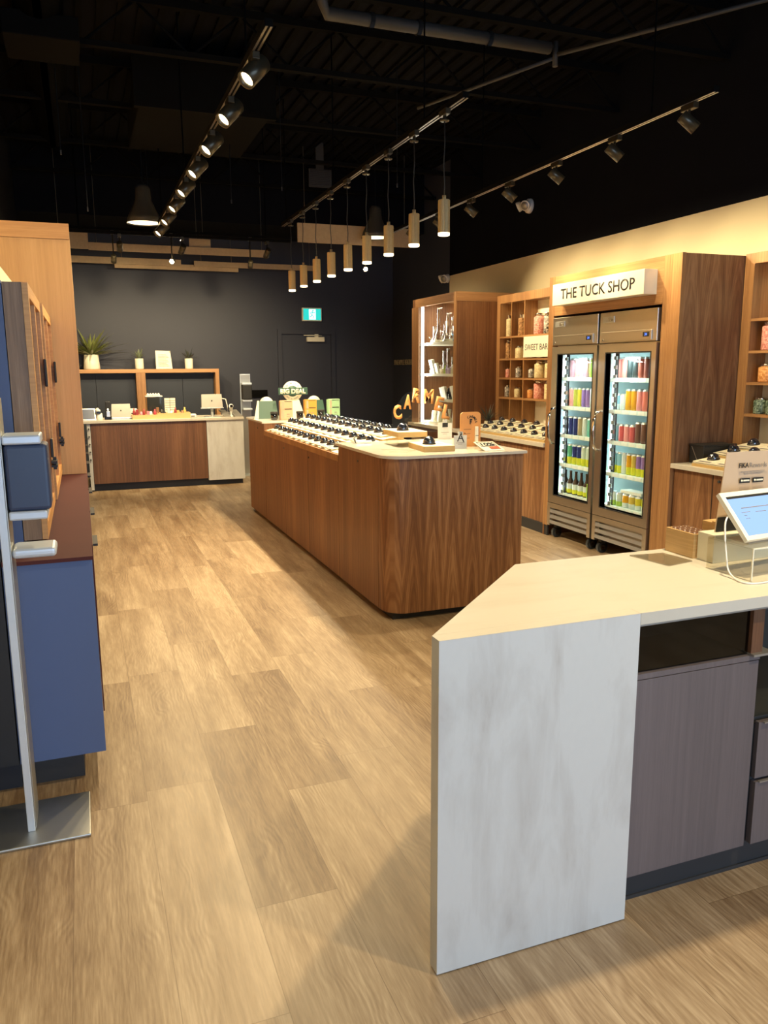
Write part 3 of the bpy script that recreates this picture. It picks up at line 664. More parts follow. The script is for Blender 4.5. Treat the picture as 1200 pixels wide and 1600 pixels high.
rnd = random.Random(11); cols = [('red', (.55, .06, .08)), ('pink', (.75, .25, .28)), ('white', (.8, .78, .7)), ('dark red', (.3, .04, .04)), ('tan', (.6, .42, .2)), ('brown', (.25, .12, .05)), ('gold', (.65, .42, .12)), ('black', (.02, .02, .02))]
for k in range(16):
    x = .635 + k * .0445; cn, cc = cols[rnd.randrange(4)] if x < .93 else cols[2 + rnd.randrange(6)]; h = .09 + .05 * rnd.random(); y = 11.03 + .1 * (k % 2)
    b = MB()
    if k % 3 == 0: b.lathe([(0, 0), (.018, 0), (.019, h * .7), (.010, h * .8), (.010, h), (0, h)], (x, y, ZB + .009), 14)
    elif k % 3 == 1: b.box(x - .018, x + .018, y - .014, y + .014, ZB + .009, ZB + .009 + h, .003)
    else: b.lathe([(0, 0), (.02, 0), (.02, h * .75), (.014, h * .78), (.014, h * .9), (0, h * .9)], (x, y, ZB + .009), 14)
    tag(b.build('small_package', solid(cc)), 'small %s package in the bamboo tray on the back counter, %s from the left' % (cn, ORD[k]), 'package', 'small goods in the bamboo tray')
t = thing('acrylic_bin', 'clear acrylic bin of small items behind the bamboo tray', 'bin', (.9, 11.4, ZB))
b = MB(); b.box(.82, 1.03, 11.33, 11.335, ZB, ZB + .28); b.box(.82, .825, 11.335, 11.48, ZB, ZB + .28); b.box(1.025, 1.03, 11.335, 11.48, ZB, ZB + .28); b.box(.82, 1.03, 11.48, 11.485, ZB, ZB + .28); b.build('bin_walls', 'acrylic', t)
b = MB(); b.box(.815, 1.035, 11.32, 11.49, ZB + .28, ZB + .295, .002); b.build('rim', 'white_plastic', t)
b = MB()
for k in range(5): b.lathe([(0, 0), (.018, .005), (.02, .02), (0, .035)], (.85 + .035 * k, 11.38, ZB + .295), 10)
b.build('small_items', 'white_plastic', t)
t = thing('pamphlet_holder', 'clear holder with white printed cards behind the bamboo tray', 'holder', (1.13, 11.33, ZB))
b = MB()
for k in range(2): b.box(1.06 + k * .075, 1.128 + k * .075, 11.32, 11.33, ZB, ZB + .26)
b.build('cards', 'ivory_card', t); b = MB()
for k in range(5): b.box(1.065, 1.20, 11.3185, 11.3195, ZB + .10 + k * .03, ZB + .108 + k * .03)
b.build('printed_lines', 'ink_grey', t)
t = thing('puck_speaker', 'small white rounded device left of the raised tablet', 'device', (1.37, 11.0, ZB)); b = MB(); b.box(1.34, 1.44, 10.98, 11.06, ZB, ZB + .055, .018, 3); b.build('body', 'white_plastic', t)
b = MB(); b.box(1.365, 1.415, 10.9785, 10.9805, ZB + .02, ZB + .03); b.build('slot', 'ink', t)
t = thing('barcode_scanner', 'white and black hand scanner in its stand beside the raised tablet', 'scanner', (1.93, 11.08, ZB))
b = MB(); b.lathe([(0, 0), (.045, 0), (.04, .012), (.012, .02), (.012, .09), (0, .09)], (1.93, 11.1, ZB), 18); b.build('stand', 'white_plastic', t)
b = MB(); b.tube([(1.935, 11.12, ZB + .05), (1.93, 11.09, ZB + .12), (1.92, 11.03, ZB + .15)], [.018, .024, .03], 10); b.build('head', 'white_plastic', t)
b = MB(); b.box(1.90, 1.94, 11.0, 11.008, ZB + .13, ZB + .165, .003); b.build('scan_window', 'gloss_black', t)
b = MB(); b.tube([(1.81, 11.1, ZB + .25), (1.86, 11.1, ZB + .24), (1.88, 11.1, ZB + .15), (1.88, 11.1, ZB + .01), (1.80, 11.12, ZB + .006)], .006); tag(b.build('charging_cable', 'white_plastic'), 'white cable curving from the raised tablet on the back counter', 'cable')
t = thing('wire_card_rack', 'pair of slanted grey cards at the right end of the back counter', 'rack', (1.95, 11.1, ZB))
for x0, x1 in ((1.80, 1.89), (1.945, 2.05)):
    b = MB(); b.poly3([(x0 + .02, 10.98, ZB + .004), (x1 + .02, 10.98, ZB + .004), (x1 - .03, 11.2, ZB + .09), (x0 - .03, 11.2, ZB + .09)], .006); b.build('card', 'grey_metal', t)
b = MB(); b.box(1.83, 2.03, 11.16, 11.17, ZB, ZB + .06); b.build('support', 'grey_metal', t)

# ---- sanitizer stands
def sanitizer(x, y, facing, lab):
    """facing: rotation about z; local +X is the dispenser side"""
    t = thing('sanitizer_stand', lab, 'sanitizer stand', (x, y, 0), rz=facing)
    b = MB(); b.box(-.14, .185, -.085, .215, .0, .012, .004); b.build('base_plate', 'stand_steel', t, True)
    b = MB(); b.box(-.0185, .0055, -.0, .15, .012, 1.5, .002); b.build('upright_panel', 'silver_edge', t, True)
    b = MB(); b.box(.0065, .0095, .006, .144, .02, 1.49); b.build('face_sheet', 'stand_steel', t, True)
    b = MB(); b.box(.012, .142, .01, .145, 1.13, 1.345, .012, 3); bx = b.build('dispenser', 'dispenser_navy', t, True)
    b = MB(); b.box(.010, .125, .006, .149, 1.345, 1.375, .006); b.build('top_trim', 'silver_edge', bx, True)
    b = MB(); b.box(.012, .128, .006, .149, 1.10, 1.129, .006); b.build('bottom_trim', 'silver_edge', bx, True)
    b = MB(); b.box(.010, .145, .01, .145, .972, 1.004, .012, 3); b.build('drip_tray', 'silver_edge', t, True)
    return t
s0 = sanitizer(-.258, 2.757, 0, 'silver hand sanitizer stand with a navy dispenser at the left front')
s1 = dup(s0, (2.20, 11.80, 0), R(-90), 'silver hand sanitizer stand with a black dispenser at the end of the back counter')

for c in s1.children:
    if c.name.startswith('dispenser'): c.data = c.data.copy(); c.data.materials.clear(); c.data.materials.append(MATS['matte_black'])
# ================================================================== LEFT SIDE
t = thing('base_cabinet', 'matte navy base cabinet with a maroon top along the left side', 'cabinet', (-.3, 4.3, 0))
b = MB(); b.box(-.245, -.006, 3.06, 10.2, .12, .885); b.box(-.31, -.245, 3.06, 3.30, .12, .885); b.build('body', 'navy_cabinet', t)
b = MB(); b.box(-.248, -.003, 3.048, 10.21, .886, .90); b.box(-.31, -.248, 3.048, 3.30, .886, .90); b.build('top', 'maroon_top', t)
b = MB(); b.box(-.61, -.315, 3.06, 3.30, .12, .90); b.box(-.61, -.315, 3.12, 3.30, 0, .12); tag(b.build('shade_filler', 'navy_dark'), 'dark filler block for the shade left of the sanitizer stand upright', 'cabinet')  # added filler; its dark colour stands in for the shade beside the stand
b = MB(); b.box(-.245, -.09, 3.125, 10.1, 0, .119); b.box(-.31, -.245, 3.125, 3.30, 0, .119); b.build('toe_kick', 'toe_black', t)
for k in range(8):
    y = 3.4 + k * .82
    d = MB(); d.box(-.005, .0, y, y + .80, .14, .87); d = d.build('drawer_front', 'maroon_top', t)
    b = MB(); b.box(.001, .022, y + .30, y + .50, .80, .81); b.build('handle', 'matte_black', d)
t = thing('tall_cabinet', 'tall light oak cabinet standing at the far end of the maroon top', 'cabinet', (-.3, 7.6, .9))
b = MB(); b.box(-.61, -.003, 5.57, 9.8, .901, 2.384); b.build('side_panel', 'oak_panel', t)
b = MB(); b.box(-.61, -.003, 5.565, 9.8, 2.386, 2.48); b.build('header', 'oak_header', t)
t = thing('wall_cabinet', 'shallow wall cabinet with a grey walnut side and two reddish wood doors', 'cabinet', (-.21, 4.4, .93))
b = MB(); b.box(-.247, -.182, 3.31, 5.54, .925, 1.9); b.build('carcass', 'grey_walnut', t)
for y0, y1, q in ((3.312, 4.27, 0.0), (4.33, 5.53, .009)):
    xa, xb = -.181 + q, -.160 + q
    d = MB(); d.box(xa, xb, y0, y0 + .06, .925, 1.9); d.box(xa, xb, y1 - .06, y1, .925, 1.9); d.box(xa, xb, y0 + .06, y1 - .06, 1.85, 1.9); d.box(xa, xb, y0 + .06, y1 - .06, .925, .98)
    ym = (y0 + y1) / 2; d.box(xa, xb - .002, ym - .03, ym + .03, .98, 1.85)
    d = d.build('door', 'oak_header', t)
    b = MB()
    for (a, c) in ((y0 + .06, ym - .03), (ym + .03, y1 - .06)): b.box(-.1818, xa + .004, a, c, .98, 1.85)
    b.build('inset_panel', 'red_shutter_wood', d)
    b = MB(); b.box(xb + .001, xb + .013, y1 - .13, y1 - .06, 1.50, 1.63, .004); b.build('catch', 'matte_black', d)
    b = MB(); b.box(xb + .001, xb + .013, y1 - .12, y1 - .07, 1.16, 1.25, .003); b.box(xb + .001, xb + .028, y1 - .15, y1 - .04, 1.135, 1.145); b.box(xb + .001, xb + .028, y1 - .15, y1 - .04, 1.115, 1.125); b.box(xb + .008, xb + .023, y1 - .11, y1 - .08, 1.10, 1.16); b.build('latch', 'matte_black', d)
b = MB(); b.box(-.1815, -.178, 4.271, 4.329, .925, 1.9); b.build('door_gap', 'ink', t)

# ================================================================== FRONT COUNTER
t = thing('front_counter', 'white marbled front counter with an angled corner and grey drawers', 'counter', (2.0, 1.95, 0))
A = (.771, 1.665); B_ = (.769, 1.705); C_ = (1.325, 2.262)
b = MB(); b.prism([(.772, 1.709), (1.367, 1.709), (1.367, 1.665), (3.3, 1.665), (3.3, 2.262), C_], .893, .926); b.build('worktop', 'white_laminate_top', t)
b = MB(); b.box(.770, 1.366, 1.665, 1.7085, .004, .9248); b.mi = 1; b.box(.770, 1.366, 1.665, 1.7085, .9249, .926); b.build('end_panel', ['white_laminate', 'white_laminate_top'], t)['label'] = 'white marbled end panel'
b = MB(); b.box(1.366, 3.3, 1.668, 1.690, .8955, .8925 - .0001) if False else b.box(1.366, 3.3, 1.669, 1.69, .8865, .8925); b.build('front_trim', 'grey_metal', t)
b = MB(); b.box(1.395, 3.3, 1.74, 1.76, 0, .10); b.box(1.395, 3.3, 1.735, 1.741, 0, .012); b.build('toe_kick', 'toe_black', t)
b = MB(); b.box(1.392, 1.835, 1.700, 1.718, .105, .715); b.build('cabinet_door', 'mauve_veneer', t)
b = MB(); b.box(1.37, 1.84, 1.701, 1.719, .717, .733); b.build('door_rail', 'mauve_veneer', t)
b = MB(); b.box(1.37, 1.80, 1.712, 1.718, .735, .886); b.build('display_glass', 'smoked_glass', t)
b = MB(); b.box(1.37, 1.80, 1.95, 2.2, .72, .886); b.box(1.37, 1.80, 1.72, 1.95, .72, .733); b.build('niche_lining', 'matte_black', t)
b = MB(); b.box(1.802, 1.845, 1.70, 2.2, .734, .886); b.build('divider', 'walnut_dark', t)
b = MB(); b.box(1.80, 1.88, 1.685, 1.74, .733, .740); b.build('shelf_bracket', 'grey_metal', t)
b = MB(); b.box(1.85, 3.3, 1.72, 1.726, .52, .86); b.build('display_glass', 'clear_glass', t)
b = MB(); b.box(1.85, 3.3, 2.15, 2.2, .1, .886); b.box(1.85, 3.3, 1.73, 2.15, .50, .515); b.build('display_lining', 'toe_black', t)
for z0, z1 in ((.325, .51), (.105, .315)):
    d = MB(); d.box(1.86, 2.60, 1.697 if z1 < .4 else 1.702, 1.718, z0, z1, .001); d = d.build('drawer', 'mauve_veneer', t)
    b = MB(); b.box(1.87, 2.6, 1.69, 1.699, z1, z1 + .004); b.build('pull', 'grey_metal', d)
b = MB(); b.box(1.375, 1.85, 1.719, 2.2, .105, .716); b.box(1.85, 2.6, 1.72, 2.15, .105, .5); b.build('carcass', 'toe_black', t)
ZT = .926
# bamboo blocks
t = thing('bamboo_box', 'bamboo box filled with small dark items on the front counter', 'box', (1.975, 2.17, ZT))
b = MB(); b.M = Matrix.Translation((1.975, 2.172, ZT))
b.box(-.045, .045, -.070, -.063, 0, .085); b.box(-.045, .045, .063, .070, 0, .085); b.box(-.045, -.038, -.063, .063, 0, .085); b.box(.038, .045, -.063, .063, 0, .085); b.box(-.04, .04, -.063, .063, 0, .05); b.build('box', 'bamboo', t)
b = MB(); b.M = Matrix.Translation((1.975, 2.172, ZT))
for i in range(3):
    for j in range(5): b.cyl((-.024 + i * .024, -.048 + j * .024, .05), (-.024 + i * .024, -.048 + j * .024, .09), .009, 10)
b.build('dark_caps', 'walnut_dark', t)
t = thing('bamboo_box', 'taller bamboo stand with sticks behind the white block on the front counter', 'box', (2.16, 2.22, ZT))
b = MB(); b.box(2.09, 2.20, 2.10, 2.24, ZT, ZT + .10, .002); b.box(2.06, 2.16, 2.10, 2.16, ZT + .10, ZT + .112); b.build('box', 'bamboo', t)
b = MB()
for i in range(5): b.cyl((2.16 + .009 * i, 2.2, ZT + .10), (2.158 + .011 * i, 2.2, ZT + .165), .004, 8)
b.box(2.15, 2.21, 2.19, 2.21, ZT + .165, ZT + .19, .002); b.build('sticks', 'walnut_dark', t)
t = thing('white_box', 'pale block-shaped box beside the bamboo box under the rewards sign', 'box', (2.15, 2.1, ZT))
b = MB(); b.box(1.94, 2.55, 2.02, 2.095, ZT, ZT + .098, .002); b.build('box', 'ivory_card', t)
# acrylic riser
t = thing('acrylic_riser', 'clear acrylic riser carrying the white tablet', 'riser', (2.06, 1.9, ZT))
b = MB(); b.box(1.885, 2.45, 1.80, 1.99, ZT + .100, ZT + .104); b.box(1.885, 1.889, 1.80, 1.99, ZT, ZT + .1); b.box(1.885, 2.45, 1.986, 1.99, ZT, ZT + .1); b.build('sheet', 'acrylic', t)
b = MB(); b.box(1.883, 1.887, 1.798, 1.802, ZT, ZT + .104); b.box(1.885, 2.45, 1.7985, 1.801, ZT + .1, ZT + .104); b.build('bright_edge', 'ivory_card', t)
t = thing('acrylic_sheet', 'flat clear acrylic sheet lying on the front counter left of the riser', 'sheet', (1.83, 2.1, ZT))
b = MB(); b.prism([(1.755, 2.215), (1.782, 2.045), (1.90, 2.07), (1.885, 2.20)], ZT, ZT + .004); b.build('sheet', 'tan_acrylic', t)
# tablet
t = thing('checkout_tablet', 'white framed tablet with a lit blue screen tilted back on the clear riser', 'tablet', (2.1, 1.9, ZT + .105))
o0 = Vector((1.905, 1.850, ZT + .114)); ex = Vector((.995, .12, 0)).normalized(); ey = Vector((-.015, .127, .142)).normalized(); ez = ex.cross(ey).normalized()
def tp(u, v, w=0): return tuple(o0 + ex * u + ey * v + ez * w)
b = MB(); b.poly3([tp(0, 0, .006), tp(.30, 0, .006), tp(.30, .178, .006), tp(0, .178, .006)], .014); b.build('frame', 'pot_white', t)
b = MB(); b.poly3([tp(.017, .016, .0075), tp(.285, .016, .0075), tp(.285, .160, .0075), tp(.017, .160, .0075)], .001); sc = b.build('screen', 'screen_blue', t)
b = MB(); b.poly3([tp(.017, .151, .0085), tp(.285, .151, .0085), tp(.285, .160, .0085), tp(.017, .160, .0085)], .0008); b.build('menu_bar', 'ink', t)
b = MB()
for (u, v, w_, h_) in ((.055, .112, .15, .003), (.045, .097, .04, .0016), (.05, .085, .012, .0016), (.05, .074, .018, .0016), (.11, .094, .05, .002)):
    b.poly3([tp(u, v, .0085), tp(u + w_, v, .0085), tp(u + w_, v + h_, .0085), tp(u, v + h_, .0085)], .0008)
b.build('screen_text', 'ink_grey', t)
b = MB(); b.poly3([tp(.02, -.001, -.009), tp(.28, -.001, -.009), (2.19, 1.985, ZT + .106), (1.925, 1.95, ZT + .106)], .004); b.build('stand_foot', 'grey_metal', t)
b = MB(); pts = []
ctl = [(1.935, 1.945, 1.112), (1.905, 1.93, 1.108), (1.88, 1.915, 1.09), (1.868, 1.90, 1.05), (1.862, 1.885, 1.0), (1.86, 1.87, .95), (1.855, 1.84, ZT + .006), (1.845, 1.80, ZT + .003), (1.86, 1.775, ZT + .003), (1.90, 1.77, ZT + .003), (1.95, 1.775, ZT + .003)]
for i in range(len(ctl) - 1):
    p0, p1, p2, p3 = (Vector(ctl[max(0, min(len(ctl) - 1, i + d))]) for d in (-1, 0, 1, 2))
    for q in range(4):
        u = q / 4; pts.append(tuple(.5 * (2 * p1 + (p2 - p0) * u + (2 * p0 - 5 * p1 + 4 * p2 - p3) * u * u + (3 * p1 - p0 - 3 * p2 + p3) * u ** 3)))
b.tube(pts, .0028, 8); tag(b.build('charging_cable', 'white_plastic'), 'white charging cable looping from the tablet down to the front counter', 'cable')
# rewards sign
t = thing('rewards_sign', 'tan FIKA Rewards sign board standing behind the white tablet', 'sign', (2.1, 2.06, ZT + .1))
F = Matrix.Rotation(R(-3), 3, 'X') @ FACE['-Y']
s0_, s1_ = Vector((1.975, 2.055, ZT + .1)), Vector((2.042, 2.095, 1.289))
def sp(u, v, w=0):   # u right, v 0..1 up
    base = s0_.lerp(s1_, v); return (base.x + u, base.y + w, base.z)
b = MB(); b.poly3([sp(0, 0), sp(.62, 0), sp(.52, 1), sp(0, 1)], .004); b.build('board', 'tan_card', t)
b = MB(); b.poly3([sp(0.002, .0, -.002), sp(.6, .0, -.002), sp(.59, .18, -.002), sp(0.002, .18, -.002)], .002); b.build('dark_foot', 'matte_black', t)
b = MB(); b.lathe([(0, 0), (.011, 0), (.011, .003), (0, .003)], sp(.045, .36, -.003), 18, (0, -1, 0)); b.build('round_hole', 'ink_grey', t)
sx_, sy_ = sp(.055, .82, -.004)[0], sp(0, .82, -.004)[1]
text('FIKA', 'headline', 'ink', t, (2.108, 2.083, 1.243), rot=F, w=.042, h=.017, bold=.02)
text('Rewards', 'headline_light', 'ink_grey', t, (2.172, 2.083, 1.2425), rot=F, w=.075, h=.017)
b = MB(); b.box(2.095, 2.20, 2.0795, 2.081, 1.2215, 1.2230); b.box(2.11, 2.19, 2.079, 2.0805, 1.2145, 1.216)
b.build('small_print', 'ink_grey', t)
for (x0, x1) in ((2.085, 2.13), (2.143, 2.19)):
    b = MB(); b.box(x0, x1, 2.0725, 2.0755, 1.183, 1.200, .001); bd = b.build('store_badge', 'ink', t)
    b = MB(); b.box(x0 + .014, x1 - .004, 2.0713, 2.0724, 1.189, 1.1945); b.lathe([(0, 0), (.004, 0), (.004, .001), (0, .001)], (x0 + .0075, 2.0722, 1.1915), 12, (0, -1, 0)); b.build('badge_text', 'ivory_card', bd)

# ================================================================== ISLAND
def rounded(x0, x1, y0, y1, r, corners, n=7):
    """corners: set of 'fl','fr','br','bl' to round (front = low y)"""
    P = []
    def arc(cx, cy, a0):
        for k in range(n + 1): a = R(a0 + 90 * k / n); P.append((cx + r * math.cos(a), cy + r * math.sin(a)))
    arc(x0 + r, y0 + r, 180) if 'fl' in corners else P.append((x0, y0))
    arc(x1 - r, y0 + r, 270) if 'fr' in corners else P.append((x1, y0))
    arc(x1 - r, y1 - r, 0) if 'br' in corners else P.append((x1, y1))
    arc(x0 + r, y1 - r, 90) if 'bl' in corners else P.append((x0, y1))
    return P
IX0, IX1, IY0, IY1 = 1.705, 2.645, 4.44, 8.87
IZ = 1.05
t = thing('display_island', 'long walnut display island with rounded corners in the middle of the shop', 'counter', (2.17, 6.6, 0))
b = MB(); b.prism(rounded(IX0 + .012, IX1 - .012, IY0 + .07, 5.43, .13, {'fl'}), .055, 1.03); b.build('front_block', 'walnut', t)
b = MB()
# curved front veneer skin with flame figure on the end face
P = rounded(IX0, IX1 - .004, IY0, 5.435, .14, {'fl'}); b.prism(P[7:] [:0] or P, .05, 1.031); b.build('end_veneer', 'walnut_flame', t)
b = MB(); b.box(IX0 - .0012, IX0 + .004, 4.62, 5.436, .05, 1.0308); b.build('side_panel', 'walnut', t)
b = MB(); b.box(IX0, IX1 - .004, 5.437, 7.93, .05, .912); b.build('middle_body', 'walnut', t)
b = MB(); b.prism(rounded(IX0, IX1 - .004, 7.935, IY1, .14, {'bl'}), .05, 1.031); b.build('back_block', 'walnut', t)
b = MB(); b.box(IX0 - .004, IX1 - .02, 5.437, 7.93, .913, .962, .002); b.build('tray_ledge', 'walnut_stile', t)
b = MB(); b.box(IX0 + .17, IX1 - .19, 5.437, 7.93, .963, 1.0); b.build('tray_riser', 'gold_wood', t)
b = MB(); b.prism(rounded(IX0 - .022, IX1 + .014, IY0 - .022, 5.45, .16, {'fl'}) , 1.032, IZ, .003); b.build('front_top', 'quartz_top', t)['label'] = 'pale glossy counter slab at the near end'
b = MB(); b.prism(rounded(IX0 - .022, IX1 + .014, 7.92, IY1 + .02, .16, {'bl', 'br'}), 1.032, IZ, .003); b.build('back_top', 'quartz_top', t)
b = MB(); b.box(IX0 + .05, IX1 - .06, IY0 + .06, IY1 - .06, 0, .049); b.build('toe_kick', 'toe_black', t)
b = MB(); b.box(IX1 - .003, IX1 + .002, IY0 + .01, IY0 + .03, .05, 1.03); b.build('edge_strip', 'pot_white', t)['label'] = 'thin white edge strip'
for y in (5.0, 6.25, 7.1, 8.25):
    b = MB(); b.cyl((IX0 - .004, y, .965 if (y < 5.4 or y > 7.9) else .86), (IX0 + .001, y, .965 if (y < 5.4 or y > 7.9) else .86), .008, 12); b.build('lock', 'matte_black', t)
b = MB()
for y in (5.45, 6.28, 7.1, 7.94): b.box(IX0 - .0006, IX0 + .002, y - .0015, y + .0015, .05, .91)
b.build('door_gap', 'ink', t)
# display jars (black domes on cream tiles)
def jar_proto(r, tile_x, tile_y, tilt, group, name='dome_display_jar'):
    t = thing(name, '', 'display jar', (0, 0, 0), group)
    M = Matrix.Rotation(tilt, 4, 'Y')
    b = MB(); b.M = M; b.box(-tile_x / 2, tile_x / 2, -tile_y / 2, tile_y / 2, 0, .008, .001); b.build('tile', 'ivory_card', t, True)
    b = MB(); b.M = M; b.lathe([(0, .008), (r * 1.08, .008), (r * 1.12, .012), (r * 1.05, .018), (0, .018)], (tile_x * .12, 0, 0), 20); b.build('ring', 'matte_black', t, True)
    b = MB(); b.M = M; pr = [(r, .016)] + [(r * math.cos(a), .018 + r * .95 * math.sin(a)) for a in [R(k) for k in (12, 28, 44, 60, 75)]] + [(0, .018 + r * .95)]
    b.lathe(pr, (tile_x * .12, 0, 0), 20); b.build('dome', 'dome_black', t, True)
    b = MB(); b.M = M; b.box(-tile_x * .46, -tile_x * .30, -tile_y * .34, tile_y * .30, .0082, .0088); b.build('name_label', 'ink_grey', t, True)
    return t
def tray(x0, x1, z0, z1, y0, y1, lab, bottom=.963):
    b = MB(); vs = [(x0, bottom), (x1, bottom), (x1, z1), (x0, z0)]
    a = [b.bm.verts.new((x, y0, z)) for x, z in vs]; c = [b.bm.verts.new((x, y1, z)) for x, z in vs]
    fs = [b.bm.faces.new(a), b.bm.faces.new(c[::-1])]
    for i in range(4): fs.append(b.bm.faces.new((a[i], c[i], c[(i + 1) % 4], a[(i + 1) % 4])))
    for i, f in enumerate(fs): f.material_index = 0
    fs[4].material_index = 1
    return tag(b.build('sloped_display_tray', ['gold_wood', 'ivory_card'], origin=((x0 + x1) / 2, (y0 + y1) / 2, bottom)), lab, 'tray', 'sloped cream trays of display jars')
rows = [ # x0,x1,z0,z1,y0,y1, count, bottom, name
    (1.715, 1.845, .968, .985, 5.46, 7.90, 12, .9625, 'lowest island row', 5.72, 7.72),
    (1.865, 2.035, 1.024, 1.042, 5.44, 7.88, 13, 1.0005, 'second island row from the aisle', 5.47, 7.83),
    (2.055, 2.225, 1.058, 1.076, 5.46, 7.93, 13, 1.0005, 'third island row from the aisle', 5.63, 8.00)]
pr = jar_proto(.034, .125, .125, R(-6), 'black dome display jars on the island'); first = True
for (x0, x1, z0, z1, y0, y1, n_, bot, nm, ya, yb) in rows:
    tray(x0, x1, z0, z1, y0, max(y1, yb + .02 if yb > 7.93 else y1) if False else y1, 'long sloped cream tray under the ' + nm, bot)
    yb = min(yb, 7.85)
    for i in range(n_):
        y = ya + (yb - ya) * i / (n_ - 1); x = (x0 + x1) / 2
        o = pr if first else dup(pr, (0, 0, 0)); first = False
        o.location = (x, y, (z0 + z1) / 2 + .0005 + .0055); o['label'] = 'black dome jar in the %s, %s from near end' % (nm, ORD[i])
tray(2.245, 2.415, 1.076, 1.058, 6.05, 7.93, 'long sloped cream tray on the far side of the island top', 1.0005)
pr2 = jar_proto(.034, .125, .125, R(6), 'black dome display jars on the island')
for i in range(12):
    o = pr2 if i == 0 else dup(pr2, (0, 0, 0)); o.location = (2.33, 6.13 + i * .155, 1.067 + .006); o['label'] = 'black dome jar, far-side island row, %s from the near end' % ORD[i]
# big jars on boxes at the near end
def big_jar(cx, cy, zb, rz, lab, riser=False):
    t = thing('featured_display_jar', lab, 'display jar', (cx, cy, zb), 'featured jars on gold boxes', rz=rz)
    b = MB(); b.box(-.105, .105, -.165, .165, 0, .034, .002); b.build('box', 'gold_wood', t, True)
    b = MB(); b.box(-.104, .104, -.164, .164, .0342, .037, .001); b.build('cream_top', 'ivory_card', t, True)
    b = MB(); b.lathe([(0, .037), (.043, .037), (.044, .043), (.038, .048), (0, .048)], (-.025, -.03, 0), 28); b.build('ring', 'matte_black', t, True)
    b = MB(); b.lathe([(.040, .044)] + [(.041 * math.cos(R(k)), .047 + .042 * math.sin(R(k))) for k in (10, 25, 40, 55, 70, 80)] + [(0, .0892)], (-.025, -.03, 0), 28); b.build('dome', 'dome_black', t, True)
    b = MB()
    for k in range(3): b.box(.03, .09 - k * .01, -.03 + k * .018, -.027 + k * .018, .0372, .0376)
    b.build('label_text', 'ink_grey', t, True)
big_jar(2.125, 4.74, IZ + .0005, R(-5), 'large black dome jar on a gold box, the nearer one at the island end')
big_jar(2.085, 5.10, IZ + .0655, R(-3), 'large black dome jar on a gold box raised on a clear riser')
t = thing('acrylic_riser', 'clear acrylic riser under the raised gold box on the island', 'riser', (2.085, 5.12, IZ))
b = MB(); b.box(1.985, 2.185, 4.98, 5.21, IZ + .0605, IZ + .0645); b.box(1.985, 1.989, 4.98, 5.21, IZ + .0005, IZ + .0605); b.box(2.181, 2.185, 4.98, 5.21, IZ + .0005, IZ + .0605); b.build('sheet', 'acrylic', t)
b = MB(); b.tube([(1.80, 4.66, IZ + .004), (1.9, 4.62, IZ + .004), (1.98, 4.66, IZ + .004)], .003, 6); b.tube([(1.98, 4.66, IZ + .004), (1.93, 4.75, IZ + .004), (1.8, 4.8, IZ + .004)], .003, 6)
tag(b.build('security_tether', 'acrylic'), 'thin clear tether lying on the pale island top', 'tether')
t = thing('scanner_pen', 'small white handheld device lying beside the last jars on the island', 'device', (1.86, 5.33, IZ))
b = MB(); b.box(1.80, 1.92, 5.31, 5.335, IZ, IZ + .018, .006); b.build('body', 'white_plastic', t)
b = MB(); b.tube([(1.80, 5.325, IZ + .008), (1.80, 5.36, IZ + .03), (1.82, 5.40, IZ + .045)], .006, 6); b.build('clip', 'matte_black', t)
# plaque
t = thing('orange_plaque', 'rounded orange standing plaque reading CARMEL at the island end', 'sign', (2.445, 4.81, IZ))
P = rounded(2.370, 2.522, 0, .232, .025, {'fl', 'fr', 'br', 'bl'}, 5)
b = MB(); b.M = Matrix.Translation((0, 4.815, IZ)) @ Matrix.Rotation(R(90), 4, 'X'); b.prism([(x, z) for x, z in P], 0, .008); b.build('board', 'orange_acrylic', t)
import_word = 'CARMEL'
for k, ch in enumerate(import_word):
    a = R(118 - k * 22.5); text(ch, 'letter', 'ink', t, (2.446 + .042 * math.cos(a), 4.8062, IZ + .158 + .045 * math.sin(a)), rot=FACE['-Y'] @ Matrix.Rotation(a - R(90), 3, 'Z'), h=.017, bold=.01)
b = MB(); b.box(2.439, 2.446, 4.8055, 4.8066, IZ + .150, IZ + .185); b.box(2.446, 2.458, 4.8055, 4.8066, IZ + .176, IZ + .185); b.box(2.446, 2.454, 4.8055, 4.8066, IZ + .163, IZ + .170); b.build('emblem', 'ink', t)
b = MB(); b.box(2.395, 2.45, 4.8055, 4.8066, IZ + .115, IZ + .118); b.box(2.40, 2.445, 4.8055, 4.8066, IZ + .085, IZ + .0875); b.box(2.40, 2.44, 4.8055, 4.8066, IZ + .055, IZ + .0575); b.cyl((2.402, 4.806, IZ + .09), (2.402, 4.804, IZ + .09), .004, 10); b.cyl((2.402, 4.806, IZ + .055), (2.402, 4.804, IZ + .055), .004, 10); b.build('fine_print', 'walnut_dark', t)
b = MB(); b.box(2.476, 2.500, 4.792, 4.8065, IZ + .02, IZ + .135, .004); b.build('sample_tube', 'ivory_card', t)
b = MB(); b.box(2.4765, 2.4995, 4.7905, 4.792, IZ + .072, IZ + .075); b.build('tube_seam', 'ink', t)
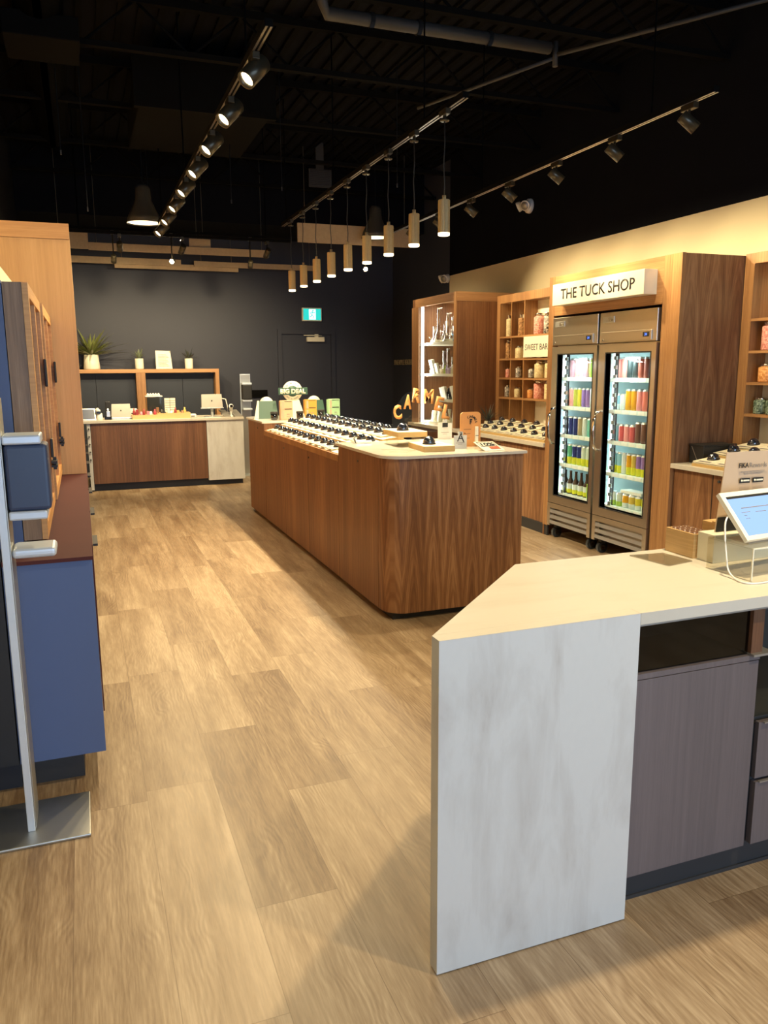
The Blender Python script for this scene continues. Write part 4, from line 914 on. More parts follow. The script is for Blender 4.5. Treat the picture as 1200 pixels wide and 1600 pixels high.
# price cards
def price_card(x, y, z0, w, h, face_img, lab, rz=0):
    t = thing('display_card', lab, 'sign', (x, y, z0))
    b = MB(); b.box(x - w / 2, x + w / 2, y, y + .004, z0, z0 + h, .001); b.box(x - w / 2, x + w / 2, y + .004, y + .045, z0, z0 + .003); b.build('card', 'white_laminate', t)
    b = MB()
    if face_img == 'device': b.box(x - .022, x + .022, y - .003, y - .0005, z0 + h - .03, z0 + h + .002); b.box(x - .012, x + .008, y - .004, y - .003, z0 + h - .025, z0 + h - .008)
    else:
        b.tube([(x - .022, y - .002, z0 + h - .04), (x - .004, y - .002, z0 + h - .002), (x + .006, y - .002, z0 + h + .012)], .0035, 6); b.tube([(x + .024, y - .002, z0 + h - .045), (x + .006, y - .002, z0 + h - .004)], .0035, 6); b.tube([(x - .015, y - .002, z0 + h - .02), (x + .016, y - .002, z0 + h - .022)], .003, 6); b.tube([(x + .006, y - .002, z0 + h), (x + .002, y - .002, z0 + h + .02)], .003, 6)
    b.build('pictured_item', 'ink', t)
    b = MB(); b.box(x - .033, x + .03, y - .0008, y, z0 + h * .42, z0 + h * .42 + .003); b.box(x - .018, x + .014, y - .0008, y, z0 + h * .32, z0 + h * .32 + .002); b.build('printed_line', 'ink_grey', t)
    b = MB(); b.box(x - .017, x + .017, y + .0002, y + .003, z0 + h - .001, z0 + h + .025, .006); b.build('tab', 'white_laminate', t)
price_card(2.52, 5.37, IZ, .115, .12, 'device', 'pale standing card picturing a small device, behind the gold boxes')
price_card(2.318, 4.70, IZ, .095, .088, 'pen', 'pale standing card with a small black figure, left of the orange plaque')
# 10% card
t = thing('price_frame', 'tilted white card printed 10 in black, at the near right of the island top', 'sign', (2.55, 4.7, IZ))
q0, q1, q2, q3 = Vector((2.385, 4.475, IZ + .004)), Vector((2.535, 4.49, IZ + .004)), Vector((2.50, 4.60, IZ + .052)), Vector((2.355, 4.585, IZ + .052))
def qp(u, v, w=0):
    p = q0.lerp(q1, u).lerp(q3.lerp(q2, u), v); n_ = (q1 - q0).cross(q3 - q0).normalized(); return tuple(p + n_ * w)
b = MB(); b.poly3([qp(0, 0), qp(1, 0), qp(1, 1), qp(0, 1)], .004); b.build('card', 'ivory_card', t)
b = MB(); b.poly3([qp(.40, .12, .002), qp(.88, .12, .002), qp(.88, .40, .002), qp(.40, .40, .002)], .0015); b.build('red_picture', solid((.42, .12, .07)), t)
ex2 = (q1 - q0).normalized(); ez2 = (q1 - q0).cross(q3 - q0).normalized(); ey2 = ez2.cross(ex2)
text('10%', 'number', 'ink', t, qp(.52, .68, .0015), rot=Matrix((ex2, ey2, ez2)).transposed(), w=.10, h=.036, bold=.03)
b = MB()
for (u0, v0, u1, v1) in ((.08, .46, .92, .49), (.08, .90, .92, .93), (.08, .46, .10, .93), (.90, .46, .92, .93)): b.poly3([qp(u0, v0, .002), qp(u1, v0, .002), qp(u1, v1, .002), qp(u0, v1, .002)], .0012)
b.build('printed_border', 'ink', t)
b = MB(); b.box(2.37, 2.53, 4.592, 4.598, IZ + .0005, IZ + .044); b.build('easel', 'acrylic', t)
# CARMEL letters on a clear stand
t = thing('carmel_letter_sign', 'arched orange letters spelling CARMEL on a clear stand', 'sign', (2.48, 5.71, 1.0005))
L_ = [(2.269, 1.241, 6), (2.355, 1.318, -4), (2.430, 1.366, -7), (2.530, 1.357, -3), (2.622, 1.297, -14), (2.688, 1.232, -14)]
for (x, z, rot_), ch in zip(L_, 'CARMEL'):
    text(ch, 'letter', 'orange_acrylic', t, (x, 5.70, z), rot=FACE['-Y'] @ Matrix.Rotation(R(rot_), 3, 'Z'), w=.068 if ch != 'M' else .085, h=.112, ext=.006, bold=.045)
b = MB(); P = [(2.225, 1.08), (2.73, 1.08), (2.735, 1.25), (2.63, 1.38), (2.48, 1.43), (2.33, 1.38), (2.222, 1.25)]
b.poly3([(x, 5.7015, z) for x, z in P], -.004); b.build('clear_panel', 'acrylic', t)
b = MB(); b.cyl((2.232, 5.71, 1.052), (2.232, 5.71, 1.20), .004, 8); b.cyl((2.48, 5.71, 1.012), (2.48, 5.71, 1.10), .004, 8); b.box(2.46, 2.50, 5.60, 5.80, 1.0005, 1.012) ; b.box(2.22, 2.68, 5.69, 5.73, 1.079, 1.085); b.build('stand', 'acrylic', t)
text('CARMEL', 'small_caption', 'ivory_card', t, (2.44, 5.697, 1.155), w=.07, h=.012)
# back end items on island
def easel_sign(x, y, lab):
    t = thing('promo_box', lab, 'display', (x, y, IZ))
    b = MB(); b.poly3([(x - .10, y - .05, IZ + .001), (x + .11, y - .05, IZ + .001), (x + .10, y + .02, IZ + .185), (x - .08, y + .02, IZ + .185)], .02); b.build('panel', 'forest_card', t)
    b = MB(); b.poly3([(x - .15, y - .04, IZ + .001), (x - .105, y - .052, IZ + .001), (x - .082, y + .018, IZ + .19), (x - .10, y + .02, IZ + .19)], .01); b.build('side_wing', 'ivory_card', t)
    b = MB(); b.lathe([(0, 0), (.075, 0), (.075, .006), (0, .006)], (x, y + .03, IZ + .155), 28, (0, -1, 0)); b.build('round_top', 'ivory_card', t)
    return t
easel_sign(1.85, 8.42, 'dark green promo board with a cream round top, left rear corner of the island')
easel_sign(2.40, 8.50, 'dark green promo board with a cream round top, behind the orange holder')
t = thing('big_deal_sign', 'round cream BIG DEAL sign with a green banner on a tapered stand', 'sign', (2.11, 8.3, IZ))
b = MB(); b.poly3([(1.985, 8.25, IZ + .001), (2.225, 8.25, IZ + .001), (2.17, 8.29, IZ + .20), (2.04, 8.29, IZ + .20)], .02); b.build('stand', 'ivory_card', t)
b = MB(); b.lathe([(0, 0), (.107, 0), (.107, .012), (0, .012)], (2.10, 8.30, 1.34), 44, (0, -1, 0)); b.build('disc', 'ivory_card', t)
b = MB(); b.lathe([(.0, .0), (.058, .0), (.058, .002), (.0, .002)], (2.10, 8.288, 1.34), 32, (0, -1, 0)); b.build('green_centre', 'forest_card', t)
b = MB(); b.box(1.945, 2.262, 8.276, 8.285, 1.302, 1.376, .002); b.build('banner', 'forest_card', t)
text('BIG DEAL', 'banner_text', 'ivory_card', t, (2.103, 8.275, 1.339), w=.275, h=.050, bold=.05)
for k, ch in enumerate('ON IT. IT\'S A'):
    if ch == ' ': continue
    a = R(140 - k * 8.2); text(ch, 'rim_letter', 'forest_card', t, (2.10 + .083 * math.cos(a), 8.2875, 1.34 + .083 * math.sin(a)), rot=FACE['-Y'] @ Matrix.Rotation(a - R(90), 3, 'Z'), h=.014)
for k, ch in enumerate('ONE FLOWER'):
    if ch == ' ': continue
    a = R(222 + k * 10); text(ch, 'rim_letter', 'forest_card', t, (2.10 + .083 * math.cos(a), 8.2875, 1.34 + .083 * math.sin(a)), rot=FACE['-Y'] @ Matrix.Rotation(a + R(90), 3, 'Z'), h=.014)
def holder(x, y, mat, lab, z0=IZ, h=.2):
    t = thing('card_holder', lab, 'holder', (x, y, z0), 'coloured upright holders at the back of the island')
    b = MB(); b.box(x - .055, x + .065, y, y + .07, z0 + .0005, z0 + h, .003); b.box(x - .065, x - .055, y, y + .07, z0 + .0005, z0 + h - .005); b.build('body', mat, t)
    b = MB(); b.box(x - .020, x + .052, y - .0015, y, z0 + h * .60, z0 + h * .93); b.build('upper_window', mat, t)
    b = MB(); b.box(x - .022, x + .054, y - .003, y - .0005, z0 + h * .935, z0 + h * .96); b.box(x - .022, x + .054, y - .003, y - .0005, z0 + h * .54, z0 + h * .58); b.build('slots', 'ink', t)
    b = MB(); b.box(x - .05, x - .028, y - .002, y - .0005, z0 + .02, z0 + h * .45); b.box(x - .05, x - .028, y - .002, y - .0005, z0 + h * .52, z0 + h * .93); b.build('side_slot', 'tan_card', t)
    b = MB(); b.box(x, x + .03, y - .0012, y, z0 + .055, z0 + .062); b.box(x - .002, x + .035, y - .0012, y, z0 + .035, z0 + .039); b.build('printed_text', 'ink_grey', t)
holder(1.985, 8.10, 'peach_card', 'peach card holder standing in front of the BIG DEAL sign')
holder(2.285, 8.24, 'ochre_card', 'ochre card holder standing right of the BIG DEAL sign')
holder(2.545, 8.24, 'green_card', 'light green card holder near the right rear corner of the island')
for i, (x, y, l) in enumerate(((1.855, 8.12, 'left of the peach holder'), (2.13, 8.12, 'between the peach and ochre holders'), (2.42, 8.32, 'between the ochre and green holders'))):
    t = thing('black_jar', 'short black jar %s' % l, 'jar', (x, y, IZ), 'black jars among the holders')
    b = MB(); b.lathe([(0, .001), (.030, .001), (.036, .006), (.037, .065), (0, .065)], (x, y, IZ), 20); b.build('jar', 'gloss_black', t)
    b = MB(); b.lathe([(.0, .065), (.039, .065), (.039, .083), (.036, .086), (0, .086)], (x, y, IZ), 20); b.build('lid', 'matte_black', t)

# ================================================================== COOLER CABINET
CX = 4.05
t = thing('cooler_surround', 'tall walnut housing built around the double drink cooler', 'cabinet', (4.4, 5.55, 0))
b = MB(); b.box(CX, XR - .005, 4.70, 4.72, .0, 2.37); b.build('side_panel', 'walnut_flame_wide', t)
b = MB(); b.box(CX - .002, CX + .03, 4.6985, 4.885, .10, 2.372); b.build('stile', 'walnut_stile', t)
b = MB(); b.box(CX - .002, CX + .03, 6.335, 6.415, .10, 2.372); b.build('stile', 'walnut_stile', t)
b = MB(); b.box(CX - .001, CX + .03, 4.887, 6.333, 2.03, 2.371); b.build('header', 'walnut_edge', t)
b = MB(); b.box(CX, XR - .005, 6.395, 6.415, .0, 2.37); b.build('side_panel', 'walnut', t)
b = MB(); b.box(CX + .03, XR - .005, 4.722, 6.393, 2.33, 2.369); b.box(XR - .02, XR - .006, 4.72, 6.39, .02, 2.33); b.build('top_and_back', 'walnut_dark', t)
b = MB(); b.box(CX + .005, CX + .02, 4.725, 4.88, 0, .10); b.box(CX + .005, CX + .02, 6.34, 6.392, 0, .10); b.build('toe_kick', 'toe_black', t)
t = thing('tuck_shop_sign', 'white box sign reading THE TUCK SHOP above the coolers', 'sign', (3.99, 5.57, 2.1))
b = MB(); b.box(3.93, CX - .0008, 4.955, 6.178, 2.104, 2.284, .002); b.build('sign_box', 'pot_white', t)
text('THE TUCK SHOP', 'sign_text', 'ink', t, (3.9295, 5.555, 2.193), '-X', w=.985, h=.088, ext=.0015, bold=.006)

FX = 4.03
t = thing('drinks_cooler', 'stainless double glass-door drinks cooler stocked with cans', 'cooler', (4.4, 5.61, 0))
b = MB()
for (y0, y1) in ((4.90, 4.94), (5.60, 5.64), (6.27, 6.315)): b.box(FX + .06, 4.85, y0, y1, .15, 2.005)
b.box(FX + .06, 4.85, 4.94, 6.27, 1.70, 2.005); b.box(FX + .06, 4.85, 4.94, 6.27, .15, .37); b.box(4.80, 4.85, 4.94, 6.27, .37, 1.70)
b.build('cabinet_shell', 'stainless', t)
b = MB(); b.box(4.66, 4.80, 4.94, 5.60, .371, 1.70); b.box(4.66, 4.80, 5.64, 6.27, .371, 1.70); b.box(FX + .065, 4.66, 4.941, 6.269, .3705, .378); b.box(FX + .065, 4.66, 4.941, 6.269, 1.69, 1.699)
for (y0, y1) in ((4.9405, 4.948), (5.592, 5.5995), (5.6405, 5.648), (6.262, 6.2695)): b.box(FX + .065, 4.66, y0, y1, .378, 1.69)
b.build('inner_liner', 'cooler_inside', t)
doors = ((5.637, 6.312, 5.690, 6.215), (4.905, 5.608, 4.965, 5.510))
for k, (y0, y1, g0, g1) in enumerate(doors):
    ztop = 1.755
    # header panel
    b = MB(); b.box(FX, FX + .05, y0, y1, 1.765, 2.008, .004); hp = b.build('header_panel', 'stainless', t)
    b = MB(); b.box(FX - .010, FX - .0005, y0 + .05, y1 - .03, 1.775, 1.850, .002); b.build('control_strip', 'stainless', hp)
    b = MB(); b.box(FX - .012, FX - .0105, y0 + .075, y0 + .145, 1.80, 1.835); b.build('readout', 'ink', hp)
    text('34', 'readout_digits', 'readout_blue', hp, (FX - .0125, y0 + .11, 1.817), '-X', w=.028, h=.02)
    b = MB(); b.box(FX - .004, FX - .0005, y1 - .19, y1 - .04, 1.925, 1.975, .001); b.build('maker_plate', 'aluminium', hp)
    text('True', 'maker_name', 'stainless', hp, (FX - .0045, y1 - .14, 1.95), '-X', w=.07, h=.028, bold=.02)
    b = MB(); b.cyl((FX - .014, y1 - .06, 1.79), (FX, y1 - .06, 1.79), .008, 12); b.build('lock', 'chrome', hp)
    # door
    gz0, gz1 = .415, 1.682
    b = MB(); b.box(FX, FX + .05, y0, g0, .335, ztop); b.box(FX, FX + .05, g1, y1, .335, ztop); b.box(FX, FX + .05, g0, g1, gz1, ztop); b.box(FX, FX + .05, g0, g1, .335, gz0)
    dr = b.build('door', 'stainless', t)
    b = MB(); b.box(FX - .002, FX + .052, g0 - .010, g0, gz0 - .01, gz1 + .01); b.box(FX - .002, FX + .052, g1, g1 + .010, gz0 - .01, gz1 + .01); b.box(FX - .002, FX + .052, g0, g1, gz1, gz1 + .01); b.box(FX - .002, FX + .052, g0, g1, gz0 - .01, gz0); b.build('gasket', 'matte_black', dr)
    b = MB(); b.box(FX + .02, FX + .026, g0, g1, gz0, gz1); b.build('pane', 'clear_glass', dr)
    hy = y1 - .075 if k == 0 else y1 - .055
    b = MB(); b.tube([(FX, hy, 1.215), (FX - .035, hy, 1.205), (FX - .062, hy, 1.15), (FX - .07, hy, 1.05), (FX - .062, hy, .95), (FX - .035, hy, .895), (FX, hy, .885)], .012, 10); b.build('handle', 'chrome', dr)
    # grille
    b = MB(); b.box(FX, FX + .04, y0, y0 + .045, .115, .33); b.box(FX, FX + .04, y1 - .045, y1, .115, .33); b.box(FX, FX + .04, y0 + .045, y1 - .045, .285, .33); gr = b.build('grille_frame', 'stainless', t)
    b = MB()
    for j in range(3):
        z = .135 + j * .052
        b.poly3([(FX + .004, y0 + .045, z + .03), (FX + .004, y1 - .045, z + .03), (FX - .001, y1 - .045, z), (FX - .001, y0 + .045, z)], .012)
    b.build('louvres', 'aluminium', gr)
    # shelves and led strip
    a0, a1 = (5.65, 6.26) if k == 0 else (4.95, 5.59)
    b = MB(); b.box(FX + .072, FX + .078, g1 - .018 , g1 - .004, .40, 1.69); b.build('led_strip', 'cooler_led', t)
    b = MB()
    for j in range(17): b.box(FX + .058, FX + .071, g1 - .062, g1 - .026, .43 + j * .075, .462 + j * .075)
    b.build('led_reflector', 'aluminium', t)
    b = MB(); b.box(FX + .075, FX + .085, g1 - .066, g1 - .022, .40, 1.69); b.build('strip_backing', 'toe_black', t)
    for j, z in enumerate((1.487, 1.230, .975, .710, .435)):
        b = MB(); b.box(4.10, 4.62, a0, a1, z - .010, z - .002); sh = b.build('shelf', 'cooler_inside', t)
        b = MB(); b.box(4.088, 4.098, a0, a1 - .02, z - .035, z); rl = b.build('price_rail', 'price_rail', sh)
        b = MB(); nn = 6
        for q in range(nn): y = a0 + .02 + (a1 - a0 - .06) * q / nn; b.box(4.0855, 4.088, y, y + .075, z - .031, z - .004)
        b.build('price_tags', 'tag_white', rl)
for (x, y) in ((4.10, 4.98), (4.10, 5.55), (4.10, 5.70), (4.10, 6.25), (4.75, 4.98), (4.75, 6.25)):
    b = MB(); b.cyl((x, y - .014, .05), (x, y + .014, .05), .05, 20); b.box(x - .02, x + .03, y - .022, y + .022, .085, .149); b.build('caster', 'matte_black', t)
    b = MB(); b.cyl((x, y - .019, .05), (x, y + .019, .05), .026, 16); b.build('caster_hub', 'chrome', t)
light('AREA', 'cooler_light', (4.16, 5.95, 1.67), (.25, 0, -1), 6, (.80, .97, 1.0), sx=.10, sy=.5, parent=t)
light('AREA', 'cooler_light', (4.16, 5.27, 1.67), (.25, 0, -1), 6, (.80, .97, 1.0), sx=.10, sy=.5, parent=t)
light('AREA', 'cooler_light', (4.105, 6.235, 1.02), (.35, -1, 0), 5, (.80, .97, 1.0), sx=.03, sy=1.2, parent=t)
light('AREA', 'cooler_light', (4.105, 5.545, 1.02), (.35, -1, 0), 5, (.80, .97, 1.0), sx=.03, sy=1.2, parent=t)

# cans and bottles in the cooler
K = dict(mauve=(.50, .25, .30), pinkm=(.68, .35, .38), brownp=(.45, .27, .22), lime=(.45, .68, .10), orangeb=(.55, .25, .05), pink=(.85, .35, .33), yellow=(.72, .62, .05), olive=(.50, .50, .06),
         purple=(.30, .18, .50), white=(.75, .85, .85), red=(.70, .13, .13), navy=(.02, .04, .22), tan=(.45, .38, .22), teal=(.20, .62, .55), green=(.12, .50, .30), pale=(.62, .75, .68), lemon=(.75, .78, .05),
         coral=(.80, .22, .18), black=(.02, .03, .03), brownred=(.36, .08, .05), blue=(.08, .32, .70), lblue=(.30, .60, .80), orange=(.80, .40, .02), sky=(.30, .62, .78), brown=(.20, .10, .08), gold=(.70, .52, .10), amber=(.05, .025, .01))
CN = dict(mauve='mauve', pinkm='dusty pink', brownp='pinkish brown', lime='lime green', orangeb='burnt orange', pink='pink', yellow='yellow', olive='olive yellow', purple='purple', white='white', red='red', navy='navy', tan='tan', teal='teal', green='green', pale='pale green',
          lemon='lemon', coral='coral red', black='black and white', brownred='brown-red', blue='blue', lblue='light blue', orange='orange', sky='sky blue', brown='brown and white', gold='gold', amber='dark amber')
def can(x, y, z, r, h, c1, c2, lab, group, kind='can'):
    b = MB()
    if kind == 'can':
        b.lathe([(0, .004), (r * .8, 0), (r, .008), (r, h * .36)], (x, y, z), 18); b.mi = 1; b.lathe([(r, h * .36), (r, h - .016)], (x, y, z), 18); b.mi = 2; b.lathe([(r, h - .016), (r * .82, h - .003), (r * .82, h), (r * .75, h - .004), (0, h - .004)], (x, y, z), 18)
        mats = [solid(K[c2]), solid(K[c1]), 'aluminium']
    elif kind == 'bottle':
        b.mi = 2; b.lathe([(0, 0), (r, .0), (r, .01)], (x, y, z), 18); b.mi = 0; b.lathe([(r, .01), (r, h * .22)], (x, y, z), 18); b.mi = 1; b.lathe([(r, h * .22), (r, h * .45)], (x, y, z), 18); b.mi = 2
        b.lathe([(r, h * .45), (r * .95, h * .52), (r * .42, h * .68), (r * .36, h * .93), (r * .42, h * .94), (r * .42, h), (0, h)], (x, y, z), 18)
        mats = [solid(K[c2]), solid(K[c1]), solid(K['amber'])]
    else:
        b.box(x - r, x + r, y - r, y + r, z, z + h * .5, .002); b.mi = 1; b.box(x - r, x + r, y - r, y + r, z + h * .5 + .0002, z + h, .002); mats = [solid(K[c2]), solid(K[c1])]
    tag(b.build('drink_bottle' if kind == 'bottle' else 'drink_can' if kind == 'can' else 'drink_carton', mats), lab, kind if kind != 'box' else 'carton', group)
LS = {(0, 0): ('pinkm mauve brownp mauve mauve lime lime orangeb', .165), (0, 1): ('pink pink olive yellow purple purple white pink red', .165), (0, 2): ('navy navy navy tan white teal white white', .165),
      (0, 3): ('teal/lemon green/lemon navy/lemon navy/lemon pale/lemon pale/lemon pale/lemon pale/lemon', .18), (0, 4): ('B B B B B X X', .2),
      (1, 0): ('coral coral black black brownred brownred blue lblue', .165), (1, 1): ('sky/white white/white orange orange pink coral white lblue', .17), (1, 2): ('sky red pink red brown brown brown brown', .17),
      (1, 3): ('sky/lemon sky/lemon white orange/lemon gold/lemon purple/lemon purple/lemon gold/lemon gold/lemon', .175), (1, 4): ('white/lime pale/lime orange/white gold/white yellow/white lemon/white yellow/white', .115)}
ZS = (1.487, 1.230, .975, .710, .435)
SHN = ('top', 'second', 'third', 'fourth', 'bottom')
for (k, j), (spec, h) in LS.items():
    items = spec.split(); ya = (6.185, 5.46)[k]; yb = (5.685, 4.975)[k]; nI = len(items)
    for i, s_ in enumerate(items):
        y = ya + (yb - ya) * i / (nI - 1); z = ZS[j] + .001 - .002; side = 'left' if k == 0 else 'right'; r = min(.031, abs(yb - ya) / (nI - 1) * .42); hh = h; x = 4.135
        pos = '%s from left, %s shelf, %s cooler door' % (ORD[i], SHN[j], side); gp = 'drinks in the cooler'
        if s_ == 'B': can(x, y, z, r, .21, 'white', 'lemon', 'dark bottle with a white and yellow label, ' + pos, gp, 'bottle'); continue
        if s_ == 'X': can(x, y, z, .036, .13, 'lime', 'lime', 'lime green carton, ' + pos, gp, 'box'); continue
        c1, c2 = (s_.split('/') + [s_])[:2] if '/' in s_ else (s_, s_)
        if (k, j) == (1, 1) and i < 2: hh = .13
        if (k, j) == (1, 2) and i < 4: hh = .14
        nm_ = CN[c1] + (' and ' + CN[c2] if c2 != c1 else '')
        can(x, y, z, r, hh, c1, c2, '%s drink can, %s' % (nm_, pos), gp)
b = MB(); b.box(4.12, 4.22, 5.10, 5.36, .551, .575, .002); tag(b.build('white_carton', 'tag_white'), 'flat white carton lying on the cans of the bottom shelf, right cooler door', 'carton')

# ================================================================== SWEET BAR (between cooler and glass case)
GX = 4.62
t = thing('counter_cabinet', 'walnut base cabinet with a pale top left of the coolers', 'cabinet', (4.5, 8.0, 0))
b = MB(); b.box(4.075, XR - .005, 6.42, 8.36, .10, .83); b.build('body', 'walnut_flame_wide', t)
b = MB(); b.box(4.03, XR - .005, 6.42, 9.75, .831, .87, .002); b.build('worktop', 'white_laminate_top', t)
b = MB(); b.box(4.06, 4.2, 6.42, 8.36, 0, .098); b.build('toe_kick', 'toe_black', t)
b = MB(); b.box(4.072, 4.0745, 7.395, 7.40, .1, .83); b.build('door_gap', 'ink', t)
b = MB(); b.cyl((4.066, 7.33, .775), (4.0745, 7.33, .775), .010, 12); b.build('lock', 'matte_black', t)
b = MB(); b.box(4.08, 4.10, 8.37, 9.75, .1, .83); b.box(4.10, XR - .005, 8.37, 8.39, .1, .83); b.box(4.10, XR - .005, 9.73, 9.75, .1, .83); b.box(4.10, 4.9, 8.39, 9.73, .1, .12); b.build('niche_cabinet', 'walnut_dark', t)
b = MB(); b.box(4.045, 4.08, 7.25, 7.42, .818, .831); b.build('ledge_tab', 'ivory_card', t)
# grid wall shelf
t = thing('grid_shelf', 'walnut wall shelf divided into square compartments, by the SWEET BAR sign', 'shelf', (4.8, 7.5, .87))
b = MB(); b.box(GX, XR - .005, 8.36, 8.437, .871, 2.39); b.box(GX, XR - .005, 6.43, 8.36, 2.30, 2.39); b.build('frame', 'walnut_stile', t)
b = MB(); b.box(4.785, 4.80, 6.43, 8.359, .871, 2.299); b.build('white_back_panel', 'pot_white', t)
for y in (8.105, 7.82, 7.10):
    b = MB(); b.box(GX + .003, 4.784, y - .009, y + .009, .871, 2.299); b.build('divider', 'walnut_stile', t)
for z in (1.925, 1.675, 1.456, 1.232):
    b = MB(); b.box(GX + .001, 4.784, 6.44, 8.359, z - .020, z); b.build('shelf_board', 'walnut_edge', t)
t = thing('sweet_bar_sign', 'cream panel reading SWEET BAR set in the grid shelf', 'sign', (GX, 7.4, 1.68))
b = MB(); b.box(GX - .012, GX + .0005, 6.95, 7.80, 1.682, 1.905, .001); b.build('panel', 'pot_white', t)
text('SWEET BAR', 'sign_text', 'ink', t, (GX - .0125, 7.535, 1.79), '-X', w=.46, h=.064, ext=.001)
def sweet_jar(x, y, z, r, h, mat, lab, lid='chrome', group='sweet jars on the grid shelf'):
    t = thing('sweet_jar', lab, 'jar', (x, y, z), group)
    b = MB(); b.lathe([(0, .001), (r * .95, .001), (r, .008), (r, h * .78), (r * .93, h * .83), (0, h * .83)], (x, y, z), 20); b.build('sweets', mat, t)
    b = MB(); b.lathe([(r * .72, h * .832), (r * .74, h * .86), (r * .80, h * .87), (r * .80, h * .985), (r * .74, h), (0, h)], (x, y, z), 20); b.build('lid', lid, t)
JX = 4.705
for (y, z, r, h, m, l) in ((8.29, 1.925, .038, .24, 'cream_sweets', 'tall slim jar of cream sweets, top row, left compartment'), (8.02, 1.925, .036, .235, 'nut_mix', 'tall slim jar of brown mixed sweets, top row, middle compartment'),
    (7.63, 1.925, .065, .225, 'pink_sweets', 'wide jar of pink sweets, top row, right compartment'), (7.47, 1.925, .045, .22, 'black_white_sweets', 'jar of black and white sweets beside the wide pink jar, top row'),
    (8.31, 1.675, .034, .215, 'nut_mix', 'slim jar of brown sweets, second row, left compartment'), (8.05, 1.675, .048, .135, 'cream_sweets', 'short jar of pale sweets, second row, middle compartment'),
    (8.325, 1.456, .030, .115, 'pink_sweets', 'small jar of pink sweets, third row, left compartment'), (8.06, 1.456, .034, .13, 'black_white_sweets', 'small jar of black and white sweets, third row, middle compartment'),
    (7.78, 1.456, .034, .11, 'black_white_sweets', 'small jar of black and white sweets, third row, right compartment'), (7.60, 1.456, .062, .185, 'cream_sweets', 'large jar of pale sweets, third row, right compartment'),
    (8.34, 1.232, .036, .14, 'black_white_sweets', 'jar of black and white sweets, fourth row, left compartment'), (8.075, 1.232, .036, .115, 'cream_sweets', 'small jar of cream sweets, fourth row, middle compartment'),
    (7.79, 1.232, .036, .11, 'orange_sweets', 'small jar of orange-brown sweets, fourth row, right compartment'), (7.61, 1.232, .058, .20, 'pink_sweets', 'large jar of pink sweets, fourth row, right compartment'),
    (7.40, 1.456, .058, .19, 'cream_sweets', 'rear jar of pale sweets nearest the cooler, third row'), (7.40, 1.232, .056, .20, 'cream_sweets', 'rear jar nearest the cooler, fourth row')):
    sweet_jar(JX, y if y < 8.3 else 8.30, z + .0005, r, h, m, l)
b = MB(); b.box(4.755, 4.783, 7.13, 7.34, 1.926, 2.18, .002)
tag(b.build('white_box', 'pot_white'), 'white boxes at the back of the top right compartment of the grid shelf', 'box')
t = thing('scoop_board', 'white board with a dark oval slot in the bottom right compartment of the grid shelf', 'board', (4.8, 7.5, .9))
b = MB(); b.box(4.765, 4.783, 7.25, 7.60, .96, 1.20, .002); b.build('board', 'pot_white', t)
b = MB(); b.M = Matrix.Translation((4.7645, 7.46, 1.09)) @ Matrix.Scale(2.2, 4, (0, 0, 1)); b.lathe([(0, 0), (.045, 0), (.045, .002), (0, .002)], (0, 0, 0), 24, (-1, 0, 0)); b.build('slot', 'tan_card', t)
# stepped trays with jars
def wedge(name, x0, x1, y0, y1, zb, z0, z1, lab, grp):
    b = MB(); vs = [(x0, zb), (x1, zb), (x1, z1), (x0, z0)]
    a = [b.bm.verts.new((x, y0, z)) for x, z in vs]; c = [b.bm.verts.new((x, y1, z)) for x, z in vs]
    fs = [b.bm.faces.new(a), b.bm.faces.new(c[::-1])]
    for i in range(4): fs.append(b.bm.faces.new((a[i], c[i], c[(i + 1) % 4], a[(i + 1) % 4])))
    fs[4].material_index = 1
    tag(b.build(name, ['gold_wood', 'ivory_card'], origin=((x0 + x1) / 2, (y0 + y1) / 2, zb)), lab, 'tray', grp)
pj = jar_proto(.033, .135, .16, R(-8), 'black dome jars on the sweet bar counter'); first = True
for ri, (x0, x1, z0, z1, nJ, ya, yb, nm) in enumerate(((4.07, 4.215, .895, .912, 7, 6.58, 7.80, 'front'), (4.225, 4.37, .925, .942, 7, 6.62, 7.98, 'middle'), (4.38, 4.525, .955, .972, 6, 6.75, 8.0, 'rear'))):
    wedge('sloped_display_tray', x0, x1, 6.46, 8.10, .8705, z0, z1, 'cream display tray on the counter left of the cooler, %s step' % nm, 'stepped trays left of the cooler')
    for i in range(nJ):
        y = ya + (yb - ya) * i / (nJ - 1)
        o = pj if first else dup(pj, (0, 0, 0)); first = False
        o.location = ((x0 + x1) / 2, y, (z0 + z1) / 2 + .008); o['label'] = 'black dome jar left of the cooler, %s row, %s from the cooler' % (nm, ORD[i])
leafy('potted_plant', 'spiky green plant in a white pot in the corner beside the glass case', 4.42, 8.24, .871, .05, .09, 'plant_dark', 26, .26, .012, 1.2, seed=12, up=.45, ymax=8.42, xmax=4.95)

# ================================================================== GLASS CASE
t = thing('glass_display_case', 'tall lit walnut display case with glass front full of glassware', 'display case', (4.5, 9.05, .87))
G0, G1 = 8.46, 9.74
b = MB(); b.box(4.10, XR - .01, G0 - .02, G0, .8715, 2.33); b.build('side_panel', 'walnut', t)
b = MB(); b.box(4.10, XR - .01, G0 - .022, G0 + .0, 2.331, 2.435); b.build('side_header', 'walnut_edge', t)
b = MB(); b.box(4.10, XR - .01, G1 - .08, G1, .8715, 2.435); b.build('side_panel', 'walnut', t)
b = MB(); b.box(4.098, 4.13, G0 + .0005, G1 - .081, 2.335, 2.435); b.box(4.13, XR - .01, G0 + .0005, G1 - .081, 2.40, 2.434); b.build('top_rail', 'walnut_edge', t)
b = MB(); b.box(XR - .03, XR - .011, G0 + .001, G1 - .081, .8715, 2.399); b.build('back_panel', 'walnut', t)
